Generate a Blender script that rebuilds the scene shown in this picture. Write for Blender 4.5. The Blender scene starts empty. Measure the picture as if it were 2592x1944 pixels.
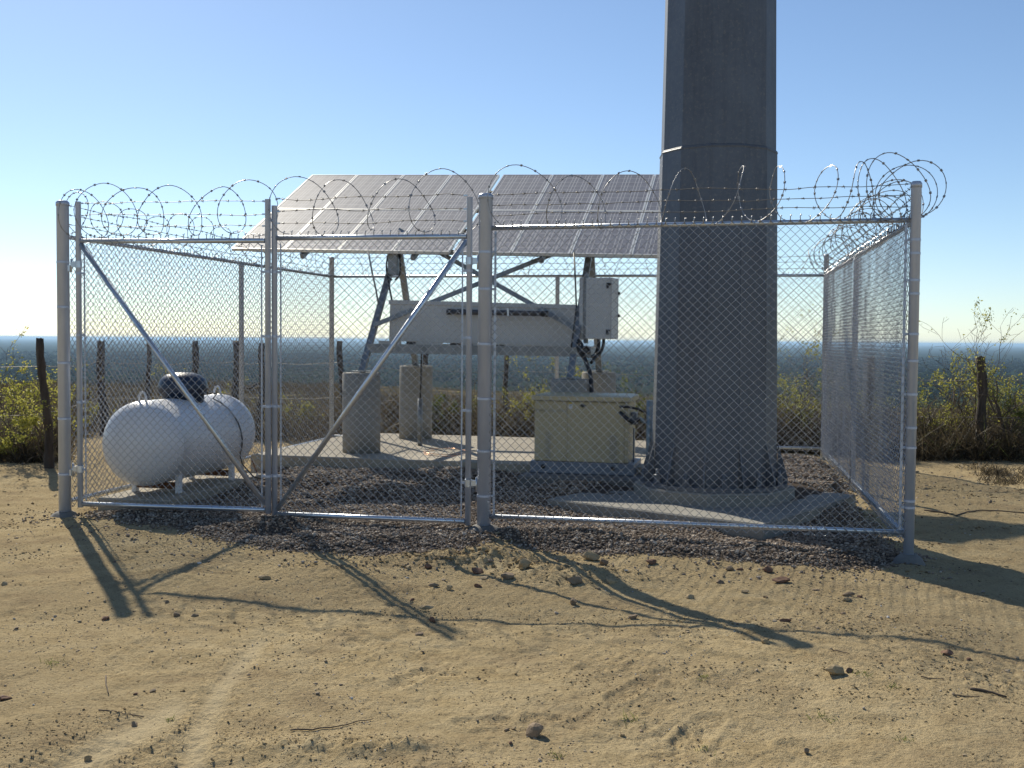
import bpy, math, random
import numpy as np
from mathutils import Vector, Matrix

random.seed(7)
rng = np.random.default_rng(11)
scene = bpy.context.scene
COL = scene.collection
R = math.radians

# ------------------------------------------------------------------ camera
W, H, FPX = 2592.0, 1944.0, 2800.0
EYE = 1.53
PITCH, ROLL = R(2.25), R(0.42)
cam_data = bpy.data.cameras.new("camera")
cam = bpy.data.objects.new("camera", cam_data)
COL.objects.link(cam)
cam_data.sensor_width = 36.0
cam_data.lens = 36.0 * FPX / W
cam_data.clip_start = 0.05
cam_data.clip_end = 400000.0
CROT = Matrix.Rotation(math.pi / 2 - PITCH, 3, 'X') @ Matrix.Rotation(ROLL, 3, 'Z')
cam.matrix_world = Matrix.Translation((0, 0, EYE)) @ CROT.to_4x4()
scene.camera = cam


def ray(px, py):
    """direction of a photo pixel (2592 x 1944)"""
    return CROT @ Vector((px - W / 2, -(py - H / 2), -FPX))


def on_z(px, py, z=0.0):
    d = ray(px, py)
    t = (z - EYE) / d.z
    return Vector((d.x * t, d.y * t, z))


def on_y(px, py, Y):
    d = ray(px, py)
    t = Y / d.y
    return Vector((d.x * t, Y, EYE + d.z * t))


# ------------------------------------------------------------------ noise (for terrain)
def vnoise(x, y, seed=0):
    xi = np.floor(x).astype(np.int64); yi = np.floor(y).astype(np.int64)
    xf = x - xi; yf = y - yi
    u = xf * xf * (3 - 2 * xf); v = yf * yf * (3 - 2 * yf)

    def h(a, b):
        n = (a * 374761393 + b * 668265263 + seed * 1274126177) & 0xffffffff
        n = ((n ^ (n >> 13)) * 1274126177) & 0xffffffff
        n = n ^ (n >> 16)
        return (n & 0xffff) / 65535.0
    a = h(xi, yi); b = h(xi + 1, yi); c = h(xi, yi + 1); d = h(xi + 1, yi + 1)
    return (a * (1 - u) + b * u) * (1 - v) + (c * (1 - u) + d * u) * v


def fbm(x, y, seed=0, octs=3):
    s = 0; a = 0.5; f = 1.0
    for i in range(octs):
        s = s + a * (vnoise(x * f, y * f, seed + i * 17) - 0.5)
        a *= 0.5; f *= 2.03
    return s


# ------------------------------------------------------------------ tagging and mesh builder
ORG = {}


def tag(o, label=None, cat=None, group=None, kind=None):
    if label: o["label"] = label
    if cat: o["category"] = cat
    if group: o["group"] = group
    if kind: o["kind"] = kind
    return o


def thing(name, loc, label, cat, group=None):
    o = bpy.data.objects.new(name, None)
    o.empty_display_size = 0.1
    o.location = loc
    COL.objects.link(o)
    ORG[o.name] = Vector(loc)
    return tag(o, label, cat, group)


class MB:
    def __init__(self):
        self.v = []; self.f = []; self.s = []; self.m = []

    def add(self, verts, faces, smooth=False, mat=0):
        n = len(self.v)
        self.v.extend([tuple(p) for p in verts])
        self.f.extend([tuple(i + n for i in f) for f in faces])
        self.s.extend([smooth] * len(faces)); self.m.extend([mat] * len(faces))

    def box(self, c, size, rot=None, bev=0.0, mat=0):
        sx, sy, sz = [k / 2 for k in size]
        b = min(bev, sx * .9, sy * .9, sz * .9)
        M = rot if rot is not None else Matrix.Identity(3)
        c = Vector(c)
        if b <= 0:
            vs = [M @ Vector((x, y, z)) + c for x in (-sx, sx) for y in (-sy, sy) for z in (-sz, sz)]
            fs = [(0, 1, 3, 2), (4, 6, 7, 5), (0, 4, 5, 1), (2, 3, 7, 6), (0, 2, 6, 4), (1, 5, 7, 3)]
            self.add(vs, fs, False, mat); return
        # chamfered box: convex hull of 24 points, faces built explicitly
        vs = []; idx = {}
        for i, x in enumerate((-1, 1)):
            for j, y in enumerate((-1, 1)):
                for k, z in enumerate((-1, 1)):
                    for ax in range(3):
                        p = [x * (sx - b), y * (sy - b), z * (sz - b)]
                        p[ax] = (x * sx, y * sy, z * sz)[ax]
                        idx[(i, j, k, ax)] = len(vs)
                        vs.append(M @ Vector(p) + c)
        g = lambda i, j, k, a: idx[(i, j, k, a)]
        fs = []
        for i in (0, 1):
            fs.append([g(i, 0, 0, 0), g(i, 1, 0, 0), g(i, 1, 1, 0), g(i, 0, 1, 0)][::(1 if i else -1)])
            fs.append([g(0, i, 0, 1), g(0, i, 1, 1), g(1, i, 1, 1), g(1, i, 0, 1)][::(1 if i else -1)])
            fs.append([g(0, 0, i, 2), g(1, 0, i, 2), g(1, 1, i, 2), g(0, 1, i, 2)][::(1 if i else -1)])
        for a in (0, 1):
            for b2 in (0, 1):
                fs.append([g(a, b2, 0, 0), g(a, b2, 1, 0), g(a, b2, 1, 1), g(a, b2, 0, 1)])
                fs.append([g(a, 0, b2, 0), g(a, 1, b2, 0), g(a, 1, b2, 2), g(a, 0, b2, 2)])
                fs.append([g(0, a, b2, 1), g(1, a, b2, 1), g(1, a, b2, 2), g(0, a, b2, 2)])
                for k in (0, 1):
                    fs.append([g(a, b2, k, 0), g(a, b2, k, 1), g(a, b2, k, 2)])
        self.add(vs, fs, False, mat)
        self.fix = True

    def prism(self, poly, z0, z1, mat=0, ztop=None):
        n = len(poly)
        vs = [(p[0], p[1], z0) for p in poly] + [(p[0], p[1], z1 if ztop is None else ztop[i]) for i, p in enumerate(poly)]
        fs = [tuple(range(n - 1, -1, -1)), tuple(range(n, 2 * n))]
        for i in range(n):
            j = (i + 1) % n
            fs.append((i, j, n + j, n + i))
        self.add(vs, fs, False, mat)

    def tube(self, pts, r, sides=8, caps=True, smooth=True, mat=0, closed=False):
        pts = [Vector(p) for p in pts]
        n = len(pts)
        if n < 2: return
        rs = r if hasattr(r, '__len__') else [r] * n
        rings = []
        prev = None
        for i in range(n):
            if i == 0: t = pts[1] - pts[0]
            elif i == n - 1: t = pts[-1] - pts[-2]
            else: t = pts[i + 1] - pts[i - 1]
            if t.length < 1e-9: t = Vector((0, 0, 1))
            t.normalize()
            if prev is None:
                a = Vector((0, 0, 1)) if abs(t.z) < 0.9 else Vector((1, 0, 0))
                nrm = (a - t * a.dot(t)).normalized()
            else:
                nrm = prev - t * prev.dot(t)
                if nrm.length < 1e-6:
                    a = Vector((0, 0, 1)) if abs(t.z) < 0.9 else Vector((1, 0, 0))
                    nrm = a - t * a.dot(t)
                nrm.normalize()
            prev = nrm
            b = t.cross(nrm)
            rings.append([pts[i] + (nrm * math.cos(2 * math.pi * k / sides) + b * math.sin(2 * math.pi * k / sides)) * rs[i] for k in range(sides)])
        vs = [p for rg in rings for p in rg]
        fs = []
        for i in range(n - 1):
            for k in range(sides):
                k2 = (k + 1) % sides
                fs.append((i * sides + k, i * sides + k2, (i + 1) * sides + k2, (i + 1) * sides + k))
        self.add(vs, fs, smooth, mat)
        if caps:
            m = len(self.v) - len(vs)
            self.f.append(tuple(m + k for k in range(sides - 1, -1, -1)))
            self.f.append(tuple(m + (n - 1) * sides + k for k in range(sides)))
            self.s += [False, False]; self.m += [mat, mat]

    def lathe(self, prof, M, sides=32, smooth=True, mat=0, ang0=0.0):
        """prof: list of (radius, height) ; M: 4x4"""
        vs = []
        for (r, z) in prof:
            for k in range(sides):
                a = ang0 + 2 * math.pi * k / sides
                vs.append(M @ Vector((r * math.cos(a), r * math.sin(a), z)))
        fs = []
        for i in range(len(prof) - 1):
            for k in range(sides):
                k2 = (k + 1) % sides
                fs.append((i * sides + k, i * sides + k2, (i + 1) * sides + k2, (i + 1) * sides + k))
        self.add(vs, fs, smooth, mat)
        m = len(self.v) - len(vs)
        if prof[0][0] > 1e-4:
            self.f.append(tuple(m + k for k in range(sides - 1, -1, -1))); self.s.append(False); self.m.append(mat)
        if prof[-1][0] > 1e-4:
            self.f.append(tuple(m + (len(prof) - 1) * sides + k for k in range(sides))); self.s.append(False); self.m.append(mat)

    def build(self, name, mat, parent=None, recalc=False):
        me = bpy.data.meshes.new(name)
        org = Vector((0, 0, 0))
        if parent is not None: org = ORG[parent.name]
        v = np.array(self.v, dtype=np.float64) - np.array(org)
        me.from_pydata([tuple(p) for p in v], [], self.f)
        mats = mat if isinstance(mat, (list, tuple)) else [mat]
        for m in mats: me.materials.append(m)
        me.polygons.foreach_set("use_smooth", self.s)
        me.polygons.foreach_set("material_index", self.m)
        if recalc or getattr(self, 'fix', False):
            import bmesh
            bm = bmesh.new(); bm.from_mesh(me)
            bmesh.ops.recalc_face_normals(bm, faces=bm.faces)
            bm.to_mesh(me); bm.free()
        me.update()
        o = bpy.data.objects.new(name, me)
        COL.objects.link(o)
        if parent is not None:
            o.parent = parent
        ORG[o.name] = org
        return o


def part(name, mat, parent, fn, label=None, recalc=False):
    m = MB(); fn(m)
    o = m.build(name, mat, parent, recalc)
    if label: o["label"] = label
    return o


def np_mesh(name, V, F, mat, attrs=None, smooth=False, parent=None):
    """V (n,3) float, F (m,k) int"""
    me = bpy.data.meshes.new(name)
    m, k = F.shape
    me.vertices.add(len(V)); me.vertices.foreach_set("co", V.astype(np.float32).ravel())
    me.loops.add(m * k); me.loops.foreach_set("vertex_index", F.astype(np.int32).ravel())
    me.polygons.add(m)
    me.polygons.foreach_set("loop_start", np.arange(0, m * k, k, dtype=np.int32))
    me.polygons.foreach_set("loop_total", np.full(m, k, dtype=np.int32))
    me.polygons.foreach_set("use_smooth", np.full(m, smooth, dtype=bool))
    me.materials.append(mat)
    me.update(calc_edges=True)
    if attrs:
        for an, av in attrs.items():
            a = me.attributes.new(an, 'FLOAT', 'POINT')
            a.data.foreach_set("value", av.astype(np.float32))
    o = bpy.data.objects.new(name, me)
    COL.objects.link(o)
    if parent is not None: o.parent = parent
    ORG[o.name] = Vector((0, 0, 0))
    return o


# ------------------------------------------------------------------ materials
def new_mat(name):
    m = bpy.data.materials.new(name); m.use_nodes = True
    nt = m.node_tree
    return m, nt, nt.nodes["Principled BSDF"]


def N(nt, typ, **kw):
    n = nt.nodes.new(typ)
    for k, v in kw.items():
        if k == 'inp':
            for a, b in v.items(): n.inputs[a].default_value = b
        else: setattr(n, k, v)
    return n


def ramp(nt, fac, stops):
    r = nt.nodes.new("ShaderNodeValToRGB")
    el = r.color_ramp.elements
    el[0].position = stops[0][0]; el[0].color = (*stops[0][1], 1)
    el[1].position = stops[-1][0]; el[1].color = (*stops[-1][1], 1)
    for p, c in stops[1:-1]:
        e = el.new(p); e.color = (*c, 1)
    nt.links.new(fac, r.inputs[0])
    return r.outputs[0]


def mix(nt, fac, a, b, mode='MIX'):
    m = nt.nodes.new("ShaderNodeMix"); m.data_type = 'RGBA'; m.blend_type = mode
    for sock, val in ((m.inputs[0], fac), (m.inputs[6], a), (m.inputs[7], b)):
        if isinstance(val, (int, float)): sock.default_value = val
        elif isinstance(val, tuple): sock.default_value = (*val, 1)
        else: nt.links.new(val, sock)
    return m.outputs[2]


def mth(nt, op, a, b=None, c=None, clamp=False):
    m = nt.nodes.new("ShaderNodeMath"); m.operation = op; m.use_clamp = clamp
    for i, v in enumerate((a, b, c)):
        if v is None: continue
        if isinstance(v, (int, float)): m.inputs[i].default_value = v
        else: nt.links.new(v, m.inputs[i])
    return m.outputs[0]


def geo_pos(nt):
    return nt.nodes.new("ShaderNodeNewGeometry").outputs["Position"]


def noise(nt, vec, scale, detail=4, rough=0.55, out=0, stretch=None):
    n = nt.nodes.new("ShaderNodeTexNoise")
    n.inputs["Scale"].default_value = scale; n.inputs["Detail"].default_value = detail
    n.inputs["Roughness"].default_value = rough
    if stretch:
        mp = nt.nodes.new("ShaderNodeMapping"); mp.inputs["Scale"].default_value = stretch
        nt.links.new(vec, mp.inputs["Vector"]); vec = mp.outputs[0]
    nt.links.new(vec, n.inputs["Vector"])
    return n.outputs[out]


def bump(nt, h, strength, dist, bsdf):
    b = nt.nodes.new("ShaderNodeBump")
    b.inputs["Strength"].default_value = strength; b.inputs["Distance"].default_value = dist
    nt.links.new(h, b.inputs["Height"]); nt.links.new(b.outputs[0], bsdf.inputs["Normal"])
    return b


def simple(name, c1, c2, rough, metal=0.0, scale=8, bscale=60, bstr=0.15, bdist=0.004, stretch=None, rvar=0.12, p0=0.3, p1=0.7):
    m, nt, b = new_mat(name)
    pos = geo_pos(nt)
    n1 = noise(nt, pos, scale, 6, 0.6, stretch=stretch)
    nt.links.new(ramp(nt, n1, [(p0, c1), (p1, c2)]), b.inputs["Base Color"])
    n2 = noise(nt, pos, bscale, 4, 0.6)
    nt.links.new(mth(nt, 'MULTIPLY_ADD', n2, rvar * 2, rough - rvar), b.inputs["Roughness"])
    b.inputs["Metallic"].default_value = metal
    if bstr > 0: bump(nt, n2, bstr, bdist, b)
    return m


M = {}
M['galv'] = simple("galvanised_pipe", (.52, .56, .61), (.66, .70, .75), .30, .8, scale=12, bscale=90, bstr=.05, rvar=.08)
M['galv_big'] = simple("galvanised_post", (.42, .47, .56), (.54, .59, .68), .38, .3, scale=9, bscale=40, bstr=.06, rvar=.08, stretch=(1, 1, .3))
M['wire'] = simple("galvanised_wire", (.33, .335, .345), (.46, .465, .48), .24, .9, scale=30, bscale=90, bstr=0)
M['razor'] = simple("razor_wire_steel", (.26, .26, .27), (.42, .42, .43), .42, .75, scale=30, bscale=90, bstr=0)
M['barb'] = simple("barbed_wire_steel", (.16, .15, .14), (.30, .28, .25), .55, .6, scale=30, bscale=90, bstr=0)
M['tank'] = simple("tank_white_paint", (.66, .67, .69), (.73, .735, .745), .36, 0, scale=1.5, bstr=0)
M['dome'] = simple("tank_dome_paint", (.012, .022, .045), (.02, .034, .065), .38, 0, scale=10)
M['black'] = simple("black_rubber", (.012, .012, .013), (.025, .025, .026), .5, 0)
M['rust'] = simple("rusty_steel", (.12, .045, .02), (.2, .09, .04), .8, .1, scale=25)
M['wood'] = simple("weathered_post_wood", (.035, .025, .018), (.11, .085, .065), .9, 0, scale=14, bscale=50, bstr=.8, bdist=.02, stretch=(1, 1, .15))
M['rack'] = simple("galvanised_rack_steel", (.20, .21, .21), (.33, .34, .34), .5, .55, scale=10, bscale=60, bstr=.1)
M['frame'] = simple("module_aluminium", (.76, .74, .68), (.84, .82, .77), .4, .25, scale=8, bstr=0)
M['whitebox'] = simple("white_enclosure_paint", (.50, .49, .46), (.58, .57, .54), .5, 0, scale=3, bscale=50, bstr=.04)
M['cabinet'] = simple("cabinet_grey_paint", (.52, .52, .50), (.60, .60, .58), .45, 0, scale=3, bscale=50, bstr=.03)
M['beige'] = simple("generator_beige_paint", (.48, .405, .24), (.54, .46, .28), .45, 0, scale=4, bscale=70, bstr=.03)
M['basegrey'] = simple("generator_base_grey", (.15, .175, .215), (.21, .24, .28), .5, .1, scale=6)
M['darkgap'] = simple("dark_gap", (.01, .01, .01), (.02, .02, .02), .8)
M['stone'] = simple("rock_stone", (.17, .115, .07), (.33, .245, .155), .9, 0, scale=20, bscale=120, bstr=.6, bdist=.006)
M['stone_tan'] = simple("rock_tan_stone", (.30, .215, .11), (.45, .345, .20), .92, 0, scale=18, bscale=110, bstr=.6, bdist=.006)
M['stone_red'] = simple("rock_red_stone", (.13, .065, .04), (.25, .14, .085), .9, 0, scale=20, bscale=110, bstr=.6, bdist=.006)
M['twig'] = simple("dry_twig", (.07, .05, .035), (.16, .12, .085), .9, 0, scale=30, bstr=.3)
M['copper'] = simple("copper_wire", (.55, .27, .15), (.65, .35, .2), .3, .9, bstr=0)
M['paper'] = simple("sticker_white", (.7, .7, .7), (.75, .75, .75), .5, bstr=0)
M['yellow'] = simple("sticker_yellow", (.6, .42, .04), (.65, .48, .06), .5, bstr=0)
M['conduit'] = simple("conduit_pipe_blue_grey", (.20, .26, .29), (.28, .34, .37), .45, .3, scale=8)
M['pvc'] = simple("dark_pipe_plastic", (.05, .05, .055), (.09, .09, .095), .55, 0)


def concrete(name, c1, c2, seams=False):
    m, nt, b = new_mat(name)
    pos = geo_pos(nt)
    a = noise(nt, pos, 2.2, 8, 0.65)
    c = ramp(nt, a, [(.3, c1), (.7, c2)])
    sp = noise(nt, pos, 70, 3, .7)
    c = mix(nt, ramp(nt, sp, [(.5, (0, 0, 0)), (.75, (.35, .35, .35))]), c, (c1[0] * .6, c1[1] * .6, c1[2] * .6))
    h = noise(nt, pos, 45, 6, .7)
    if seams:
        # form-tube casting rings spiralling round the pier
        sx = nt.nodes.new("ShaderNodeSeparateXYZ"); nt.links.new(pos, sx.inputs[0])
        w = mth(nt, 'MULTIPLY', mth(nt, 'ADD', sx.outputs[2], mth(nt, 'MULTIPLY', sx.outputs[0], .09)), 4.2)
        fr = mth(nt, 'FRACT', w)
        ln = mth(nt, 'LESS_THAN', fr, .035)
        c = mix(nt, mth(nt, 'MULTIPLY', ln, .5), c, (c1[0] * .4, c1[1] * .4, c1[2] * .4))
        h = mth(nt, 'SUBTRACT', h, ln)
    nt.links.new(c, b.inputs["Base Color"]); b.inputs["Roughness"].default_value = .88
    bump(nt, h, .25, .006, b)
    return m


M['concrete'] = concrete("concrete_slab", (.31, .27, .205), (.41, .365, .285))
M['pier'] = concrete("concrete_pier", (.27, .255, .225), (.36, .34, .30), True)
M['conc_blue'] = concrete("concrete_pole_footing", (.215, .205, .18), (.30, .285, .245))
M['collar'] = concrete("concrete_collar", (.15, .14, .125), (.22, .21, .19))

# pole steel: mottled dark weathered zinc
m, nt, b = new_mat("weathered_pole_steel")
pos = geo_pos(nt)
a = noise(nt, pos, 1.3, 5, .6)
v = nt.nodes.new("ShaderNodeTexVoronoi"); v.inputs["Scale"].default_value = 26; nt.links.new(pos, v.inputs["Vector"])
sp = noise(nt, pos, 34, 5, .7)
st = noise(nt, pos, 3.2, 6, .7, stretch=(3, 3, .25))
c = ramp(nt, a, [(.3, (.082, .094, .115)), (.7, (.132, .147, .170))])
c = mix(nt, mth(nt, 'MULTIPLY', v.outputs["Color"], .3), c, (.19, .195, .205))
c = mix(nt, ramp(nt, sp, [(.54, (0, 0, 0)), (.68, (.75, .75, .75))]), c, (.22, .21, .20))
c = mix(nt, ramp(nt, st, [(.5, (0, 0, 0)), (.75, (.4, .4, .4))]), c, (.05, .05, .055))
nt.links.new(c, b.inputs["Base Color"]); b.inputs["Metallic"].default_value = .35
nt.links.new(mth(nt, 'MULTIPLY_ADD', sp, .25, .42), b.inputs["Roughness"])
bump(nt, sp, .08, .004, b)
M['pole'] = m

# solar cells: grid drawn from the module's own UV
m, nt, b = new_mat("solar_cells")
uv = nt.nodes.new("ShaderNodeUVMap")
sx = nt.nodes.new("ShaderNodeSeparateXYZ"); nt.links.new(uv.outputs[0], sx.inputs[0])


def gridline(val, n, w, off=0.0):
    f = mth(nt, 'FRACT', mth(nt, 'ADD', mth(nt, 'MULTIPLY', val, n), off))
    return mth(nt, 'LESS_THAN', mth(nt, 'ABSOLUTE', mth(nt, 'SUBTRACT', f, .5)), w)


g1 = gridline(sx.outputs[0], 4, .030, .5)      # gaps between cells
g2 = gridline(sx.outputs[1], 9, .028, .5)
bb = gridline(sx.outputs[0], 8, .040, 0.0)     # silver busbars
pos = geo_pos(nt)
dirt = noise(nt, pos, 9, 8, .75)
dust = noise(nt, pos, 160, 2, .5)
cell = ramp(nt, noise(nt, pos, 3.5, 3, .5), [(.3, (.045, .055, .095)), (.7, (.07, .085, .13))])
c = mix(nt, mth(nt, 'MULTIPLY', bb, .75), cell, (.62, .62, .60))
c = mix(nt, mth(nt, 'MULTIPLY', mth(nt, 'MAXIMUM', g1, g2), .8), c, (.52, .52, .50))
c = mix(nt, ramp(nt, dirt, [(.3, (.12, .12, .12)), (.75, (.42, .42, .42))]), c, (.40, .42, .49))
c = mix(nt, ramp(nt, dust, [(.66, (0, 0, 0)), (.74, (.6, .6, .6))]), c, (.55, .53, .48))
nt.links.new(c, b.inputs["Base Color"])
b.inputs["Roughness"].default_value = .68
b.inputs["Coat Weight"].default_value = .12; b.inputs["Coat Roughness"].default_value = .45
b.inputs["Specular IOR Level"].default_value = .3
M['cells'] = m

# gravel / pebbles with a per-stone value
def stone_mat(name, stops, rough=.85):
    m, nt, b = new_mat(name)
    at = nt.nodes.new("ShaderNodeAttribute"); at.attribute_name = "rnd"
    pos = geo_pos(nt)
    c = ramp(nt, at.outputs["Fac"], stops)
    if rough > .9: b.inputs['Specular IOR Level'].default_value = .0
    c = mix(nt, .35, c, ramp(nt, noise(nt, pos, 90, 4, .7), [(.3, (.25, .25, .25)), (.7, (1, 1, 1))]), 'MULTIPLY')
    nt.links.new(c, b.inputs["Base Color"]); b.inputs["Roughness"].default_value = rough
    return m


M['gravel'] = stone_mat("gravel_stones", [(0, (.13, .09, .06)), (.35, (.25, .185, .13)), (.6, (.35, .27, .20)), (.8, (.26, .22, .18)), (1, (.66, .56, .44))])
M['pebble'] = stone_mat("loose_pebbles", [(0, (.18, .13, .09)), (.35, (.34, .26, .165)), (.75, (.46, .36, .23)), (.93, (.38, .32, .26)), (1, (.72, .70, .65))])
M['crumb'] = stone_mat("soil_crumb", [(0, (.20, .145, .08)), (.5, (.36, .275, .155)), (1, (.50, .39, .235))], .95)
M['forest'] = stone_mat("forest_crowns", [(0, (.010, .018, .011)), (.45, (.013, .023, .012)), (.70, (.030, .046, .014)), (1, (.085, .10, .026))], .95)


def leaf_mat(name, stops):
    m, nt, b = new_mat(name)
    at = nt.nodes.new("ShaderNodeAttribute"); at.attribute_name = "rnd"
    c = ramp(nt, at.outputs["Fac"], stops)
    nt.links.new(c, b.inputs["Base Color"]); b.inputs["Roughness"].default_value = .55
    tr = nt.nodes.new("ShaderNodeBsdfTranslucent"); nt.links.new(c, tr.inputs[0])
    ms = nt.nodes.new("ShaderNodeMixShader"); ms.inputs[0].default_value = .5
    out = nt.nodes["Material Output"]
    nt.links.new(b.outputs[0], ms.inputs[1]); nt.links.new(tr.outputs[0], ms.inputs[2])
    nt.links.new(ms.outputs[0], out.inputs["Surface"])
    return m


M['leaf_y'] = leaf_mat("leaves_yellow_green", [(0, (.16, .18, .03)), (.5, (.36, .35, .06)), (.85, (.55, .50, .12)), (1, (.28, .30, .07))])
M['leaf_g'] = leaf_mat("leaves_olive_green", [(0, (.05, .075, .018)), (.6, (.12, .15, .035)), (1, (.26, .27, .06))])
M['dry'] = leaf_mat("dry_scrub", [(0, (.030, .025, .017)), (.5, (.080, .064, .040)), (.85, (.17, .135, .08)), (1, (.12, .14, .04))])
M['weed'] = leaf_mat("green_weed", [(0, (.09, .12, .03)), (1, (.24, .27, .07))])

# ------------------------------------------------------------------ site coordinates
FLc = Vector((-4.02, 9.92, 0)); FMc = Vector((-0.225, 9.08, 0)); FRc = Vector((2.99, 8.26, 0))
BRc = Vector((4.28, 15.15, 0)); BLc = Vector((-2.66, 16.3, 0))
U = (FRc - FLc).normalized(); V_ = Vector((-U.y, U.x, 0))       # along / into the enclosure
ANG = math.atan2(U.y, U.x)
RZ = Matrix.Rotation(ANG, 3, 'Z')

# gravel outline (front edge read off the photo, rest follows the fence)
gf = [(215, 1300), (400, 1330), (540, 1352), (640, 1385), (800, 1398), (960, 1404), (1100, 1402), (1200, 1385), (1260, 1362), (1330, 1385), (1480, 1396),
      (1640, 1398), (1800, 1408), (1960, 1418), (2110, 1424), (2240, 1412), (2315, 1378)]
GPOLY = [on_z(px, py, -.05) for px, py in gf] + [Vector((3.05, 8.6, 0)), Vector((3.6, 11.9, 0)), Vector((4.1, 14.4, 0)),
         Vector((.5, 15.0, 0)), Vector((-2.2, 15.3, 0)), Vector((-2.55, 13.3, 0)), Vector((-2.9, 12.6, 0)), Vector((-3.35, 11.6, 0)), Vector((-3.75, 10.4, 0))]


def poly_sd(x, y, poly):
    """signed distance (negative inside)"""
    d = np.full(x.shape, 1e9); inside = np.zeros(x.shape, bool)
    n = len(poly)
    for i in range(n):
        ax, ay = poly[i].x, poly[i].y; bx, by = poly[(i + 1) % n].x, poly[(i + 1) % n].y
        ex, ey = bx - ax, by - ay
        t = np.clip(((x - ax) * ex + (y - ay) * ey) / (ex * ex + ey * ey + 1e-12), 0, 1)
        d = np.minimum(d, np.hypot(x - ax - t * ex, y - ay - t * ey))
        c = ((ay > y) != (by > y)) & (x < (bx - ax) * (y - ay) / (by - ay + 1e-12) + ax)
        inside ^= c
    return np.where(inside, -d, d)


def seg_d(x, y, pts):
    d = np.full(x.shape, 1e9); s = np.zeros(x.shape); acc = 0
    for i in range(len(pts) - 1):
        ax, ay = pts[i].x, pts[i].y; bx, by = pts[i + 1].x, pts[i + 1].y
        L = math.hypot(bx - ax, by - ay)
        t = np.clip(((x - ax) * (bx - ax) + (y - ay) * (by - ay)) / (L * L), 0, 1)
        dd = np.hypot(x - ax - t * (bx - ax), y - ay - t * (by - ay))
        s = np.where(dd < d, acc + t * L, s); d = np.minimum(d, dd); acc += L
    return d, s


TRACKS = [([on_z(655, 1590), on_z(560, 1710), on_z(512, 1800), on_z(490, 1900), on_z(470, 1990)], .055),
          ([on_z(440, 1760), on_z(340, 1820), on_z(230, 1880), on_z(90, 1960)], .11)]
PRINTS = [([on_z(1180, 1795), on_z(1270, 1790)], .05), ([on_z(1350, 1780), on_z(1400, 1782)], .045), ([on_z(1010, 1700), on_z(1080, 1660)], .05),
          ([on_z(1640, 1700), on_z(1560, 1740)], .05), ([on_z(2010, 1850), on_z(2100, 1880)], .06), ([on_z(900, 1590), on_z(960, 1600)], .05), ([on_z(1800, 1790), on_z(1740, 1840)], .06), ([on_z(1480, 1660), on_z(1540, 1665)], .05)]
BUMPS = [(on_z(1245, 1395), .50, .20, .06), (on_z(1440, 1430), .45, .22, .055), (on_z(1100, 1400), .5, .2, .03),
         (on_z(1010, 1870), .20, .14, .035), (on_z(830, 1860), .30, .12, .03), (on_z(700, 1880), .3, .1, .02),
         (on_z(1130, 1930), .5, .1, .03), (on_z(2300, 1400), .22, .16, .04), (on_z(1290, 1350), .3, .2, .04),
         (on_z(2050, 1570), .9, .25, .02)]
SWELL = [(on_z(1960, 1640), 1.3, .8, .06), (on_z(600, 1450), 1.2, .6, .03)]


def height(x, y):
    r = np.hypot(x, y)
    z = -.075 + fbm(x * .35, y * .35, 3, 3) * .10
    near = np.exp(-((r / 26.0) ** 4))
    z = z + near * (fbm(x * 1.6, y * 1.6, 5, 3) * .045 + fbm(x * 7, y * 7, 9, 4) * .026)
    # scuffed crust: clods and small pits
    pit = np.clip(vnoise(x * 3.1, y * 3.1, 33) - .45, 0, 1) * 2.2
    z = z + near * (pit * fbm(x * 26, y * 26, 12, 3) * .030 + fbm(x * 48, y * 48, 15, 2) * .007)
    rid = np.abs(fbm(x * 5.5 + 3, y * 9, 71, 3))
    z = z - near * np.clip(.05 - rid, 0, 1) * .16 * np.clip(vnoise(x * 1.1, y * 1.1, 88) * 2 - .6, 0, 1)
    for c, sx_, sy_, h in BUMPS:
        g = np.exp(-(((x - c.x) / sx_) ** 2 + ((y - c.y) / sy_) ** 2))
        z = z + h * g * (1 + 1.6 * fbm(x * 16, y * 16, 40, 3))
    z = z - .05 * np.clip(x - 2.2, 0, 2.5) * (y < 12)* (1 - np.clip((y - 9) / 3, 0, 1))
    for pts, w in PRINTS:
        d, s = seg_d(x, y, pts)
        g = np.exp(-(d / w) ** 4)
        z = z - g * (.008 + .006 * np.sin(y * 2 * math.pi / .035 + x * 30)) + np.exp(-((d - w * 1.35) / (w * .35)) ** 2) * .007
    for c, sx_, sy_, h in SWELL:
        z = z + h * np.exp(-(((x - c.x) / sx_) ** 2 + ((y - c.y) / sy_) ** 2))
    for pts, w in TRACKS:
        d, s = seg_d(x, y, pts)
        g = np.exp(-(d / w) ** 4)
        z = z - g * .010
        e = np.exp(-((d - w * 1.5) / (w * .8)) ** 2)
        z = z + e * .008 * (np.sin(s * 2 * math.pi / .045) * .9)
    sd = poly_sd(x, y, GPOLY) + fbm(x * 3, y * 3, 21, 3) * .25
    gm = np.clip(-sd / .18, 0, 1)
    mound = fbm(x * 1.5, y * 1.7, 50, 3) * .17 + .03 + .11 * np.clip((y - 10.3 + .22 * x) / 1.6, 0, 1)
    z = z + gm * mound
    # crest of the hill and the fall to the plain
    crest = 37 + 8 * fbm(x * .05, y * .05, 60, 2) - .75 * np.clip(x + 4, 0, 14)
    crest = np.maximum(crest, 23)
    e = np.maximum(0, y - crest)
    back = np.maximum(0, r - 90)
    ed = np.where(y > 0, e, back)
    drop = np.minimum(1, ed / 400.0)
    fall = -62 * (1 - (1 - drop) ** 2) - np.minimum(ed, 12) * .12
    z = z + fall + np.clip(ed / 40, 0, 1) * fbm(x * .05, y * .05, 61, 4) * 6 * np.exp(-ed / 800)
    return z


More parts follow.
